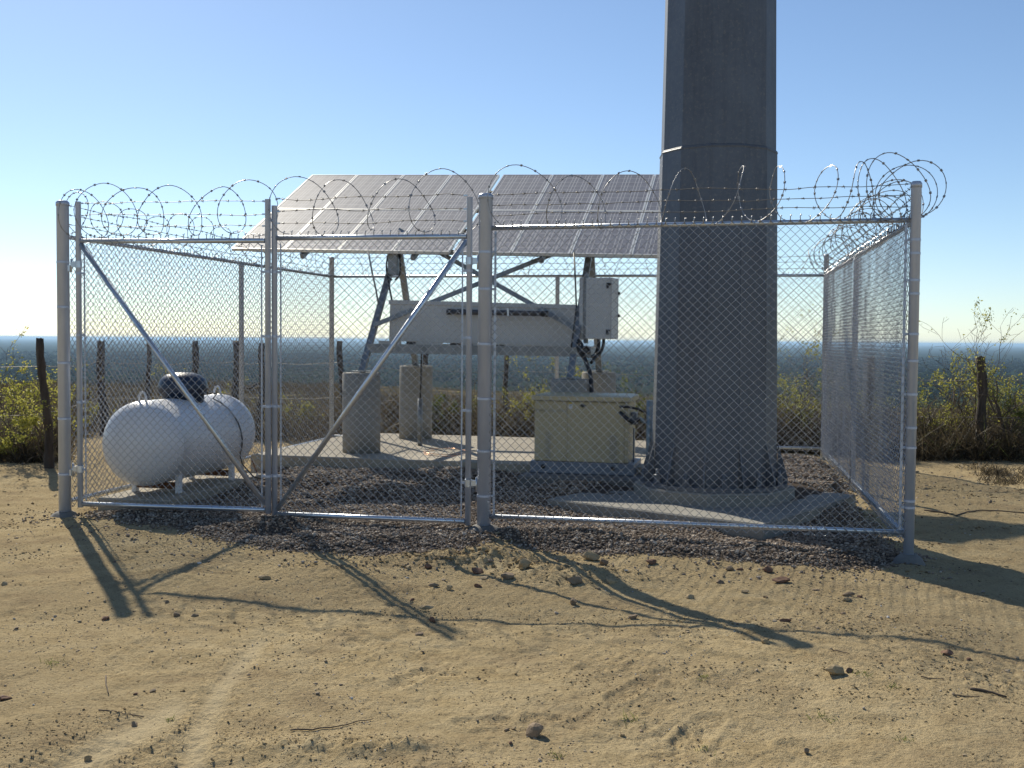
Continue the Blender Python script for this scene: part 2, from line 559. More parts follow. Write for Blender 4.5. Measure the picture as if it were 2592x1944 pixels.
# ------------------------------------------------------------------ ground: one sheet out to the horizon
def make_ground():
    a_front = np.arange(-33, 33.001, .085)
    a_back = np.arange(35, 325.1, 2.5)
    ang = np.radians(np.concatenate([a_front, a_back]))
    rr = [.3]
    while rr[-1] < 2.2: rr.append(rr[-1] * 1.08)
    while rr[-1] < 19: rr.append(rr[-1] * 1.0038)
    while rr[-1] < 40: rr.append(rr[-1] * 1.008)
    while rr[-1] < 150000: rr.append(rr[-1] * 1.035)
    rr = np.array(rr)
    A, Rr = np.meshgrid(ang, rr)
    X = np.sin(A) * Rr; Y = np.cos(A) * Rr
    Z = height(X, Y)
    nr, na = X.shape
    V = np.stack([X.ravel(), Y.ravel(), Z.ravel()], 1)
    i = np.arange(nr - 1)[:, None]; j = np.arange(na)[None, :]
    a = i * na + j; b = i * na + (j + 1) % na
    F = np.stack([a, a + na, b + na, b], -1).reshape(-1, 4)
    # small fan under the tripod point
    x, y = V[:, 0], V[:, 1]
    sd = poly_sd(x, y, GPOLY) + fbm(x * 3, y * 3, 21, 3) * .25
    g = np.clip(.5 - sd / .30, 0, 1)
    tr = np.zeros(len(x))
    for pts, w in TRACKS:
        d, s = seg_d(x, y, pts)
        tr = np.maximum(tr, np.exp(-(d / (w * 1.05)) ** 2))
    o = np_mesh("ground", V, F, ground_mat(), {"gravel": g, "track": tr}, smooth=True)
    tag(o, kind="structure")
    me = o.data
    return o


def ground_mat():
    m, nt, b = new_mat("sandy_ground")
    pos = geo_pos(nt)
    sx = nt.nodes.new("ShaderNodeSeparateXYZ"); nt.links.new(pos, sx.inputs[0])
    big = noise(nt, pos, .55, 6, .6)
    mid = noise(nt, pos, 4.5, 7, .65)
    fine = noise(nt, pos, 60, 5, .7)
    c = ramp(nt, mid, [(.25, (.33, .25, .135)), (.48, (.475, .375, .215)), (.72, (.57, .465, .285))])
    c = mix(nt, ramp(nt, big, [(.38, (0, 0, 0)), (.62, (.8, .8, .8))]), c, (.37, .29, .17))
    c = mix(nt, ramp(nt, noise(nt, pos, 1.7, 5, .7), [(.52, (0, 0, 0)), (.64, (.6, .6, .6))]), c, (.30, .23, .14))
    c = mix(nt, ramp(nt, fine, [(.34, (.75, .75, .75)), (.46, (0, 0, 0))]), c, (.15, .105, .055))
    c = mix(nt, ramp(nt, noise(nt, pos, 130, 3, .6), [(.63, (0, 0, 0)), (.72, (.5, .5, .5))]), c, (.55, .47, .34))
    tr = nt.nodes.new("ShaderNodeAttribute"); tr.attribute_name = "track"
    c = mix(nt, mth(nt, 'MULTIPLY', tr.outputs["Fac"], .6), c, (.56, .465, .295))
    gr = nt.nodes.new("ShaderNodeAttribute"); gr.attribute_name = "gravel"
    gfac = ramp(nt, mth(nt, 'ADD', gr.outputs["Fac"], mth(nt, 'MULTIPLY', mth(nt, 'SUBTRACT', fine, .5), .8)), [(.35, (0, 0, 0)), (.65, (1, 1, 1))])
    c = mix(nt, gfac, c, ramp(nt, fine, [(.3, (.07, .055, .045)), (.7, (.17, .14, .115))]))
    # slopes and the plain below: scrub and woods
    far1 = noise(nt, pos, .0016, 6, .6, stretch=(1, .45, 1))
    far2 = noise(nt, pos, .012, 6, .7, stretch=(1, .5, 1))
    wood = ramp(nt, far2, [(.32, (.010, .017, .010)), (.55, (.013, .022, .011)), (.72, (.020, .030, .014))])
    wood = mix(nt, ramp(nt, far1, [(.44, (0, 0, 0)), (.60, (.75, .75, .75))]), wood, (.020, .032, .015))
    wood = mix(nt, ramp(nt, noise(nt, pos, .0006, 5, .6, stretch=(1, .35, 1)), [(.56, (0, 0, 0)), (.62, (.6, .6, .6))]), wood, (.03, .036, .02))
    down = nt.nodes.new("ShaderNodeMapRange")
    down.inputs["From Min"].default_value = -1.2; down.inputs["From Max"].default_value = -9
    nt.links.new(sx.outputs[2], down.inputs["Value"])
    dn = mth(nt, 'ADD', down.outputs[0], mth(nt, 'MULTIPLY', mth(nt, 'SUBTRACT', mid, .5), .3), clamp=True)
    scr = ramp(nt, noise(nt, pos, 1.3, 8, .75), [(.35, (.035, .035, .024)), (.55, (.085, .08, .058)), (.75, (.19, .175, .145))])
    ny = nt.nodes.new("ShaderNodeMapRange"); ny.inputs["From Min"].default_value = 18; ny.inputs["From Max"].default_value = 21
    nt.links.new(sx.outputs[1], ny.inputs["Value"])
    nya = mth(nt, 'MULTIPLY', ny.outputs[0], ramp(nt, noise(nt, pos, .9, 5, .7), [(.3, (.3, .3, .3)), (.5, (1, 1, 1))]), clamp=True)
    c = mix(nt, nya, c, scr)
    near_down = nt.nodes.new("ShaderNodeMapRange")
    near_down.inputs["From Min"].default_value = -.35; near_down.inputs["From Max"].default_value = -1.1
    nt.links.new(sx.outputs[2], near_down.inputs["Value"])
    c = mix(nt, near_down.outputs[0], c, scr)
    c = mix(nt, dn, c, wood)
    nt.links.new(c, b.inputs["Base Color"]); b.inputs["Roughness"].default_value = .95
    b.inputs["Specular IOR Level"].default_value = .0
    h = mth(nt, 'ADD', mth(nt, 'MULTIPLY', fine, .5), noise(nt, pos, 22, 6, .75))
    bump(nt, h, .8, .03, b)
    return m


ground = make_ground()


def gz(x, y):
    return float(height(np.array([float(x)]), np.array([float(y)]))[0])


# ------------------------------------------------------------------ scattered stones
ICO_V = None


def ico():
    t = (1 + 5 ** .5) / 2
    v = np.array([(-1, t, 0), (1, t, 0), (-1, -t, 0), (1, -t, 0), (0, -1, t), (0, 1, t), (0, -1, -t), (0, 1, -t), (t, 0, -1), (t, 0, 1), (-t, 0, -1), (-t, 0, 1)], float)
    v /= np.linalg.norm(v[0])
    f = np.array([(0, 11, 5), (0, 5, 1), (0, 1, 7), (0, 7, 10), (0, 10, 11), (1, 5, 9), (5, 11, 4), (11, 10, 2), (10, 7, 6), (7, 1, 8),
                  (3, 9, 4), (3, 4, 2), (3, 2, 6), (3, 6, 8), (3, 8, 9), (4, 9, 5), (2, 4, 11), (6, 2, 10), (8, 6, 7), (9, 8, 1)])
    return v, f


def octa():
    v = np.array([(1, 0, 0), (0, 1, 0), (-1, 0, 0), (0, -1, 0), (0, 0, 1), (0, 0, -1)], float)
    f = np.array([(0, 1, 4), (1, 2, 4), (2, 3, 4), (3, 0, 4), (1, 0, 5), (2, 1, 5), (3, 2, 5), (0, 3, 5)])
    return v, f


def scatter(name, P, S, mat, base, flat=.65, jit=.28, sink=.25, smooth=False, rnd=None, rot=True):
    bv, bf = base
    n = len(P)
    sh = np.stack([rng.uniform(.75, 1.3, n), rng.uniform(.7, 1.15, n), rng.uniform(flat * .7, flat * 1.25, n)], 1) * S[:, None]
    v = bv[None] * (1 + rng.uniform(-jit, jit, (n, len(bv), 1)))
    v = v * sh[:, None, :]
    a = rng.uniform(0, 2 * np.pi, n) if rot else np.zeros(n)
    tl = rng.uniform(-.5, .5, n) if rot else np.zeros(n)
    ct, st = np.cos(tl)[:, None], np.sin(tl)[:, None]
    y = v[..., 1] * ct - v[..., 2] * st; z = v[..., 1] * st + v[..., 2] * ct
    v = np.stack([v[..., 0], y, z], -1)
    ca, sa = np.cos(a)[:, None], np.sin(a)[:, None]
    x = v[..., 0] * ca - v[..., 1] * sa; y = v[..., 0] * sa + v[..., 1] * ca
    v = np.stack([x, y, v[..., 2]], -1)
    v += P[:, None, :]
    v[..., 2] += (S * flat * (1 - 2 * sink))[:, None]
    F = (bf[None] + (np.arange(n) * len(bv))[:, None, None]).reshape(-1, 3)
    if rnd is None: rnd = rng.random(n)
    return np_mesh(name, v.reshape(-1, 3), F, mat, {"rnd": np.repeat(rnd, len(bv))}, smooth=smooth)


# gravel bed
SLABS = []
M['pad'] = concrete("concrete_generator_pad", (.13, .125, .115), (.2, .19, .175))     # polygons kept free of gravel


def slab_poly(pts): SLABS.append([Vector((p[0], p[1], 0)) for p in pts]); return pts


tank_slab = slab_poly([(-3.80, 10.12), (-3.10, 9.98), (-2.70, 12.02), (-3.38, 12.18)])
O2 = Vector((-3.0, 12.68, 0))
big_slab = slab_poly([tuple(O2)[:2], tuple(O2 + U * 5.6)[:2], tuple(O2 + U * 5.6 + V_ * 3.2)[:2], tuple(O2 + V_ * 3.2 + U * .05)[:2]])
pole_c = Vector((1.945, 10.62, 0))
pole_slab = slab_poly([(2.06, 8.98), (3.38, 10.80), (1.66, 12.12), (.34, 10.36)])
pad_o = Vector((.06, 11.42, 0))
gen_pad = slab_poly([tuple(pad_o)[:2], tuple(pad_o + U * 1.42)[:2], tuple(pad_o + U * 1.42 + V_ * .98)[:2], tuple(pad_o + V_ * .98)[:2]])


def make_gravel():
    P = []
    def region(x0, x1, y0, y1, dens):
        n = int((x1 - x0) * (y1 - y0) * dens)
        return rng.uniform((x0, y0), (x1, y1), (n, 2))
    a = region(-4.4, 3.4, 7.4, 10.4, 2700); b2 = region(-4.2, 4.4, 10.4, 15.6, 1300)
    a = a[(a[:, 1] < 10.4)]
    pts = np.concatenate([a, b2]); sz = np.concatenate([rng.uniform(.005, .0125, len(a)) + (rng.random(len(a)) < .06) * rng.uniform(.003, .010, len(a)) , rng.uniform(.010, .019, len(b2))])
    x, y = pts[:, 0], pts[:, 1]
    sd = poly_sd(x, y, GPOLY) + fbm(x * 3, y * 3, 21, 3) * .25
    keep = rng.random(len(x)) < np.clip(.62 - sd / .22, .0, 1) ** 1.3
    keep |= (sd < .55) & (rng.random(len(x)) < .035)
    for pl in SLABS: keep &= poly_sd(x, y, pl) > 0
    x, y, sz = x[keep], y[keep], sz[keep]
    z = height(x, y)
    o = scatter("gravel", np.stack([x, y, z], 1), sz, M['gravel'], ico(), flat=.7, jit=.22, sink=.1)
    tag(o, "dark brown crushed gravel spread inside and in front of the fence", "gravel", kind="stuff")
    print("gravel stones", len(x))


make_gravel()


def make_pebbles():
    n = 46000
    a = rng.uniform(-30, 30, n); r = np.exp(rng.uniform(math.log(2.6), math.log(22), n))
    x = np.sin(np.radians(a)) * r; y = np.cos(np.radians(a)) * r
    cl = vnoise(x * 1.3, y * 1.3, 101) * .6 + vnoise(x * 4.5, y * 4.5, 102) * .4
    keep = rng.random(n) < np.clip((cl - .38) * 3.2, .05, 1)
    sd = poly_sd(x, y, GPOLY)
    keep &= sd > .05
    for pl in SLABS: keep &= poly_sd(x, y, pl) > 0
    x, y = x[keep], y[keep]; k = len(x)
    s = .0018 + .0042 * rng.random(k) ** 3 + (rng.random(k) < .02) * rng.uniform(.003, .009, k)
    s *= np.clip(np.hypot(x, y) / 5.5, .8, 2.4)
    o = scatter("loose_pebbles", np.stack([x, y, height(x, y)], 1), s, M['pebble'], ico(), flat=.6, jit=.25, sink=.25)
    tag(o, "small loose pebbles and grit scattered over the sandy ground", "pebbles", kind="stuff")


make_pebbles()


def make_clods():
    n = 85000
    a = rng.uniform(-30, 30, n); r = np.exp(rng.uniform(math.log(2.6), math.log(16), n))
    x = np.sin(np.radians(a)) * r; y = np.cos(np.radians(a)) * r
    cl = vnoise(x * .9, y * 1.4, 141) * .45 + vnoise(x * 3.2, y * 5.5, 142) * .35 + vnoise(x * 11, y * 16, 143) * .2
    keep = rng.random(n) < np.clip((cl - .53) * 5, .015, 1)
    sd = poly_sd(x, y, GPOLY); keep &= sd > .0
    for c, sx_, sy_, h in BUMPS: keep |= (((x - c.x) / sx_) ** 2 + ((y - c.y) / sy_) ** 2 < 1.6) & (rng.random(n) < .8) & (sd > 0)
    for pts, w in TRACKS: keep &= seg_d(x, y, pts)[0] > w
    x, y = x[keep], y[keep]; k = len(x)
    s = (.0018 + .0058 * rng.random(k) ** 3.5) * np.clip(np.hypot(x, y) / 5.0, .8, 2.2)
    for c, sx_, sy_, h in BUMPS[:3] + BUMPS[8:9]: s = np.where(((x - c.x) / sx_) ** 2 + ((y - c.y) / sy_) ** 2 < 2.2, s * (1.0 + 1.2 * rng.random(k) ** 2), s)
    o = scatter("soil_crumbs", np.stack([x, y, height(x, y)], 1), s, M['crumb'], ico(), flat=.55, jit=.3, sink=.3)
    tag(o, "crumbs and small clods of sandy soil strewn over the open ground", "soil crumbs", kind="stuff")


make_clods()

# ------------------------------------------------------------------ single rocks
def rock(px, py, size, label, mat='stone', h=.6, seed=0, name="rock", elong=1.3, group=None):
    p = on_z(px, py, -.07)
    p = on_z(px, py, gz(p.x, p.y)); zg = gz(p.x, p.y)
    bv, bf = ico()
    rs = np.random.default_rng(seed + int(px))
    # subdivide once
    vs = [Vector(v) for v in bv]; fs = []; mp = {}
    def midp(a, b):
        k = (min(a, b), max(a, b))
        if k not in mp:
            vs.append(((vs[a] + vs[b]) / 2).normalized()); mp[k] = len(vs) - 1
        return mp[k]
    for a, b_, c in bf:
        ab, bc, ca = midp(a, b_), midp(b_, c), midp(c, a)
        fs += [(a, ab, ca), (b_, bc, ab), (c, ca, bc), (ab, bc, ca)]
    # angular stone: clip the sphere by random planes
    planes = []
    for _ in range(14):
        d = Vector(rs.normal(size=3)).normalized(); planes.append((d, rs.uniform(.42, .85)))
    out = []
    for v in vs:
        v = v.copy()
        for d, k in planes:
            t = v.dot(d)
            if t > k: v -= d * (t - k)
        v += Vector(rs.uniform(-.05, .05, 3))
        out.append(v)
    rot = Matrix.Rotation(rs.uniform(-.5, .5), 3, 'Z')
    rad = size / 2 / .85
    mb = MB()
    mb.add([rot @ Vector((v.x * rad * 1.05, v.y * rad / elong * 1.1, v.z * rad * h)) + Vector((p.x, p.y, zg + rad * h * .45)) for v in out], fs, False)
    root = Vector((p.x, p.y, zg))
    o = mb.build(name, M[mat])
    me = o.data
    for v in me.vertices: v.co -= root
    o.location = root
    tag(o, label, "rock", group or "rocks lying on the sand")
    return o


def pxm(n, py): # width in metres of n photo pixels at ground row py
    return n / FPX * on_z(W / 2, py, -.07).y


ROCKS = [
    (1354, 1862, 46, "largest foreground rock, grey brown and rounded, near the bottom centre edge", 'stone', .85, 1.1),
    (2110, 1702, 52, "pale tan broken chunk with a notched top, alone on open sand at right", 'stone_tan', .6, 1.6),
    (2150, 1698, 18, "small dark brown stone touching the right end of the notched tan chunk", 'stone_red', .8, 1.1),
    (2396, 1660, 34, "dark brown flattish stone alone near the right edge below the long wire shadow", 'stone_red', .55, 1.3),
    (1980, 1474, 48, "long flat reddish stone with a pale top, below the gravel at right", 'stone_red', .42, 1.8),
    (1990, 1580, 32, "flat dark brown stone just above the long straight shadow at right", 'stone_red', .45, 1.6),
    (2147, 1512, 34, "low pile-like grey stone beside a smaller one under the fence mesh shadow", 'stone', .45, 1.7),
    (2140, 1521, 22, "small pale stone in front of the low grey stone under the mesh shadow", 'stone_tan', .6, 1.2),
    (2177, 1514, 14, "tiny dark stone at the right end of the low grey stone", 'stone_red', .7, 1.1),
    (2067, 1496, 26, "thin dark slab-like stone between the long flat reddish stone and the low grey stone", 'stone', .25, 1.6),
    (1942, 1447, 24, "dark red brown lump right above the long flat reddish stone", 'stone_red', .75, 1.1),
    (1850, 1443, 22, "brown lump on the gravel edge, left one of a touching pair", 'stone', .7, 1.2),
    (1872, 1441, 18, "dark brown lump on the gravel edge, right one of a touching pair", 'stone_red', .6, 1.2),
    (1822, 1476, 22, "dull brown stone below the touching pair at the gravel edge", 'stone', .6, 1.2),
    (1885, 1502, 20, "pale orange brown stone with a flat top, below the dull brown stone", 'stone_tan', .55, 1.3),
    (1937, 1511, 14, "small grey stone between the pale orange stone and the long flat stone's lower side", 'stone', .6, 1.2),
    (1746, 1515, 24, "light tan stone lit on top, left of the mesh shadow field", 'stone_tan', .55, 1.4),
    (2134, 1555, 16, "small brown stone in the open sand under the low grey stone", 'stone', .6, 1.2),
    (2199, 1563, 16, "small orange brown stone, rightmost in the mesh shadow field", 'stone_tan', .7, 1.1),
    (2452, 1672, 14, "small reddish stone right of the dark flattish stone near the right edge", 'stone_red', .7, 1.1),
    (1937, 1633, 18, "little pale stone just under the tip of the middle post's shadow", 'stone_tan', .8, 1.0),
    (1604, 1566, 24, "brown grey oval stone standing clear between two thin shadows right of centre", 'stone', .7, 1.4),
    (1451, 1529, 22, "upright grey stone sitting on the thin diagonal shadow", 'stone', 1.0, 1.0),
    (1496, 1417, 40, "tan boulder partly buried in the dirt heap right of the middle post", 'stone_tan', .8, 1.3),
    (1528, 1432, 34, "brown angular rock on the right shoulder of the dirt heap", 'stone', .8, 1.2),
    (1545, 1463, 26, "tan rock at the foot of the dirt heap beside the post shadow", 'stone_tan', .7, 1.2),
    (1455, 1453, 42, "grey rock lying inside the middle post's shadow", 'stone', .55, 1.5),
    (1649, 1429, 32, "dark red rock on the sand close under the gravel, right of centre", 'stone_red', .55, 1.5),
    (1325, 1434, 38, "yellowish block of dirt and stone below the middle post's collar", 'stone_tan', .8, 1.2),
    (1206, 1451, 38, "reddish brown lump at the left foot of the dirt heap", 'stone_red', .5, 1.5),
    (1226, 1465, 30, "flat pale stone in front of the reddish brown lump", 'stone_tan', .3, 1.8),
    (1285, 1464, 30, "brown grey rock in front of the yellowish block", 'stone', .7, 1.1),
    (1084, 1430, 18, "dark brown stone left of the dirt heap below the gravel", 'stone_red', .9, 1.0),
    (1033, 1441, 16, "yellow tan upright stone on the thin slanting shadow", 'stone_tan', 1.0, 1.0),
    (1138, 1494, 16, "yellow tan wedge stone below the flat grey one, left of centre", 'stone_tan', .9, 1.1),
    (1100, 1486, 32, "flat grey stone on the sand left of the wedge stone", 'stone', .35, 1.7),
    (1209, 1486, 20, "dark red brown round stone right of the wedge stone", 'stone_red', .7, 1.1),
    (1253, 1483, 13, "small brown stone beside the dark red brown round one", 'stone', .6, 1.1),
    (1043, 1522, 12, "small dark stone touching the upper gate shadow", 'stone_red', .8, 1.0),
    (1077, 1539, 44, "long pale flat stone crossed by the upper gate shadow", 'stone_tan', .28, 2.2),
    (1094, 1574, 20, "dark notched stone between the two slanting gate shadows", 'stone_red', .8, 1.1),
    (1063, 1607, 28, "flat brown stone just under the lower gate shadow", 'stone', .35, 1.6),
    (668, 1467, 34, "flat tan stone with a pebble beside it, left half of the open sand", 'stone_tan', .4, 1.6),
    (701, 1470, 12, "pebble-sized tan stone right beside the flat tan stone", 'stone_tan', .7, 1.1),
    (446, 1559, 24, "half buried brown stone right of the left post's shadow tip", 'stone', .5, 1.4),
    (494, 1560, 20, "smaller half buried stone, right one of a pair by the left shadow tip", 'stone', .45, 1.4),
    (267, 1567, 22, "dark little stone with a hollow left of the left post's shadow tip", 'stone_red', .6, 1.2),
    (422, 1523, 11, "small stone between the left shadow's tip and the long wire shadow", 'stone', .8, 1.0),
    (12, 1768, 34, "dark stone with a pale top cut by the left edge of the picture", 'stone_red', .5, 1.5),
    (386, 1750, 22, "brown grey stone between the two tyre tracks", 'stone', .6, 1.2),
    (344, 1757, 13, "small dark pebble left of the brown grey stone between the tracks", 'stone_red', .6, 1.2),
    (340, 1838, 26, "brown stone beside the lower tyre track near the left bottom", 'stone', .65, 1.3),
    (221, 1925, 20, "upright pale brown stone in the lower tyre track at the bottom left", 'stone_tan', 1.1, 1.0),
    (10, 1481, 18, "pale stone touching the left edge of the picture in the middle distance", 'stone_tan', .6, 1.2),
    (1575, 1864, 18, "pinkish small stone right of the largest foreground rock", 'stone_tan', .7, 1.2),
    (1624, 1848, 13, "grey brown pebble above and right of the pinkish small stone", 'stone', .7, 1.1),
    (1283, 1852, 14, "blue grey pebble left of the largest foreground rock, lower of two", 'stone', .8, 1.0),
    (1299, 1844, 14, "pale grey pebble left of the largest foreground rock, upper of two", 'stone_tan', .8, 1.0),
    (1293, 1884, 12, "dark pebble below and left of the largest foreground rock", 'stone_red', .7, 1.1),
    (2042, 1902, 20, "dark grey stone with a dry straw over it near the bottom right", 'stone', .7, 1.2),
]
for i, (px, py, w, lab, mt, h, el) in enumerate(ROCKS):
    rock(px, py, pxm(w, py), lab, mt, h, seed=i * 13, elong=el)

# ------------------------------------------------------------------ slabs and footings
def slab(name, poly, z0, z1, label, mat, cat="concrete slab", bow=0.004, slope=None):
    cx = sum(p[0] for p in poly) / len(poly); cy = sum(p[1] for p in poly) / len(poly)
    # chamfered, slightly wavy edge
    pts = []
    n = len(poly)
    for i in range(n):
        a = Vector((poly[i][0], poly[i][1])); b_ = Vector((poly[(i + 1) % n][0], poly[(i + 1) % n][1]))
        L = (b_ - a).length; k = max(2, int(L / .12))
        nn = Vector(((b_ - a).y, -(b_ - a).x)).normalized()
        for j in range(k):
            p = a + (b_ - a) * (j / k)
            w = (float(fbm(np.array([p.x * 4.]), np.array([p.y * 4.]), 91, 3)[0])) * .03 if 0 < j < k else 0
            pts.append(p + nn * w)
    def zt(p): return z1 + (slope(p) if slope else 0)
    k = len(pts); c2 = Vector((cx, cy))
    inn = [p + (c2 - p).normalized() * .014 for p in pts]
    mb = MB()
    vs = [(p.x - cx, p.y - cy, z0) for p in pts] + [(p.x - cx, p.y - cy, zt(p) - .012) for p in pts] + [(p.x - cx, p.y - cy, zt(p)) for p in inn]
    fs = [tuple(range(2 * k, 3 * k))]
    for i in range(k):
        j = (i + 1) % k
        fs += [(i, j, k + j, k + i), (k + i, k + j, 2 * k + j, 2 * k + i)]
    mb.add(vs, fs)
    o = mb.build(name, mat)
    o.location = (cx, cy, 0)
    return tag(o, label, cat)


slab("tank_slab", tank_slab, -.25, .06, "narrow sunlit concrete slab lying under the white gas tank", M['concrete'])
slab("equipment_slab", big_slab, -.25, .20, "large pale concrete slab carrying the solar rack piers along the back", M['concrete'])
slab("pole_footing", pole_slab, -.30, .045, "square concrete footing turned cornerwise under the big steel pole", M['conc_blue'])
gp = slab("generator_pad", gen_pad, -.25, .13, "thin concrete pad under the beige generator", M['pad'])

# ------------------------------------------------------------------ the steel pole
def make_pole():
    c = pole_c
    root = thing("steel_pole", (c.x, c.y, .1), "huge dark grey many-sided steel pole rising out of the top of the picture", "pole")
    zj = 3.30; zt = 20.0
    ang0 = R(12.8)
    T = Matrix.Translation((c.x, c.y, 0))
    k = 1 / math.cos(math.pi / 12)
    # round pedestal ring of concrete
    def ped(m):
        m.lathe([(.765, -.05), (.765, .150), (.752, .163), (0.0001, .163)], T, 8, False, ang0=R(-14))
    part("pedestal", M['conc_blue'], root, ped)
    part("base_plate", M['pole'], root, lambda m: m.lathe([(.700, .166), (.700, .205), (.0001, .205)], T, 36, False))
    r0, r1 = .600, .554
    part("lower_shaft", M['pole'], root, lambda m: m.lathe([(r0, .205), (r1, zj + .02), (r1 - .012, zj + .03), (.50, zj + .03)], T, 12, False, ang0=ang0))
    u0 = .543; ut = .543 - .0150 * (zt - zj)
    part("upper_shaft", M['pole'], root, lambda m: m.lathe([(u0, zj + .012), (ut, zt), (.0001, zt)], T, 12, False, ang0=ang0))
    part("joint_flange", M['pole'], root, lambda m: m.lathe([(r1 + .003, zj - .004), (r1 + .006, zj + .008), (r1 - .004, zj + .020)], T, 12, False, ang0=ang0))
    for i in range(12):
        a = ang0 + i * 2 * math.pi / 12
        def gus(m, a=a):
            d = Vector((math.cos(a), math.sin(a), 0)); n = Vector((-d.y, d.x, 0)) * .008
            p = [c + d * .605 + Vector((0, 0, .206)), c + d * .70 + Vector((0, 0, .206)), c + d * .70 + Vector((0, 0, .25)), c + d * .603 + Vector((0, 0, .58))]
            vs = [q + n for q in p] + [q - n for q in p]
            m.add(vs, [(0, 1, 2, 3), (7, 6, 5, 4), (0, 4, 5, 1), (1, 5, 6, 2), (2, 6, 7, 3), (3, 7, 4, 0)])
        part("gusset", M['pole'], root, gus)
        a2 = a + math.pi / 12
        def bolt(m, a2=a2):
            p = c + Vector((math.cos(a2), math.sin(a2), 0)) * .652
            m.lathe([(.017, .2), (.017, .335), (.012, .34), (.0001, .34)], Matrix.Translation((p.x, p.y, 0)), 10)
            m.lathe([(.044, .206), (.044, .214), (.036, .216), (.036, .285), (.030, .29), (.0001, .29)], Matrix.Translation((p.x, p.y, 0)), 6, False)
        part("anchor_bolt", M['pole'], root, bolt)
    return root


make_pole()

# ------------------------------------------------------------------ fence pieces
def lerp(a, b, t): return a + (b - a) * t


def chain_mesh(mb, A, B, z0a, z1a, z0b, z1b, off=0.0, r=.0027, sides=4, w=.036, bulge=.018, seed=0, tips=True):
    """woven diamond mesh between the vertical lines at A and B"""
    L = (B - A).length
    u = (B - A).normalized(); n = Vector((-u.y, u.x, 0))
    cols = int(L / w)
    hz = (z1a - z0a)
    K = int(round(hz / w))
    if K % 2: K += 1
    ii = np.arange(cols) + .5
    kk = np.arange(0, K * 2 + 1)                      # half steps
    I, Kk = np.meshgrid(ii, kk, indexing='ij')
    tri = (np.abs(((Kk / 2.0) % 2) - 1) * 2 - 1) * np.where((I - .5) % 2 < .5, 1, -1)          # 1 .. -1 .. 1 over two bends
    uu = (I + tri * (.5 + .05)) * (L / cols)
    # crossings bulge alternately
    seg = (((Kk // 2) + (I - .5).astype(int)) % 2) * 2 - 1
    dep = np.where(Kk % 2 == 1, seg * .0042, 0.0)
    t = np.clip(uu / L, -.005, 1.005)
    zz0 = z0a + (z0b - z0a) * t; zz1 = z1a + (z1b - z1a) * t
    zz = zz0 + (zz1 - zz0) * Kk / (2.0 * K)
    bl = fbm(uu * 1.1 + seed, zz * 1.3 + seed * 2, 200 + seed, 3) * bulge * 2
    uu = uu + fbm(uu * 2.2 + seed, zz * 2.2, 230 + seed, 3) * .012
    zz = zz + fbm(uu * 2.5, zz * 2.5 + seed, 260 + seed, 3) * .010
    d = off + dep + bl
    P = np.stack([A.x + u.x * uu + n.x * d, A.y + u.y * uu + n.y * d, zz], -1)   # cols, pts, 3
    cN, pN, _ = P.shape
    # oriented cross sections
    T = np.gradient(P, axis=1); T /= np.linalg.norm(T, axis=2, keepdims=True) + 1e-12
    nn = np.array([n.x, n.y, 0.0])[None, None]
    b = np.cross(T, nn); b /= np.linalg.norm(b, axis=2, keepdims=True) + 1e-12
    rings = []
    for s in range(sides):
        a = 2 * math.pi * (s + .5) / sides
        rings.append(P + (nn * math.cos(a) + b * math.sin(a)) * r)
    Vv = np.stack(rings, 2).reshape(-1, 3)
    base = (np.arange(cN)[:, None, None] * pN + np.arange(pN - 1)[None, :, None]) * sides
    s0 = np.arange(sides)[None, None]; s1 = (np.arange(sides) + 1)[None, None] % sides
    F = np.stack([base + s0, base + s1, base + sides + s1, base + sides + s0], -1).reshape(-1, 4)
    tv = []; 
    mb['V'].append(Vv); mb['F'].append(F + mb['n']); mb['n'] += len(Vv)
    if tips:
        # twisted cut ends standing above the rail
        tb = MB()
        for c in range(0, cols, 2):
            x = (c + 1.0) * (L / cols) if c < cols - 1 else (c + .5) * (L / cols)
            tt = x / L; zt = lerp(z1a, z1b, tt)
            p = A + u * x + n * (off + float(random.uniform(-.004, .004)))
            h = random.uniform(.035, .05)
            tb.tube([(p.x, p.y, zt - .012), (p.x, p.y, zt + h * .6), (p.x + u.x * .006, p.y + u.y * .006, zt + h)], r * 1.35, 4, True, True)
            if True:
                q = Vector((p.x, p.y, zt + h * .62))
                sgn = random.choice((-1, 1))
                tb.tube([q, q + u * .012 * sgn + Vector((0, 0, .012))], r, 3, False, True)
        TV = np.array([tuple(v) for v in tb.v]); quads = np.array([f for f in tb.f if len(f) == 4])
        mb['V'].append(TV); mb['F'].append(quads + mb['n']); mb['n'] += len(TV)


def mesh_part(name, parent, specs, mat):
    mb = {'V': [], 'F': [], 'n': 0}
    for s in specs: chain_mesh(mb, **s)
    Vv = np.concatenate(mb['V']); F = np.concatenate(mb['F'])
    org = ORG[parent.name]
    o = np_mesh(name, Vv - np.array(org), F, mat, smooth=True, parent=parent)
    ORG[o.name] = org
    return o


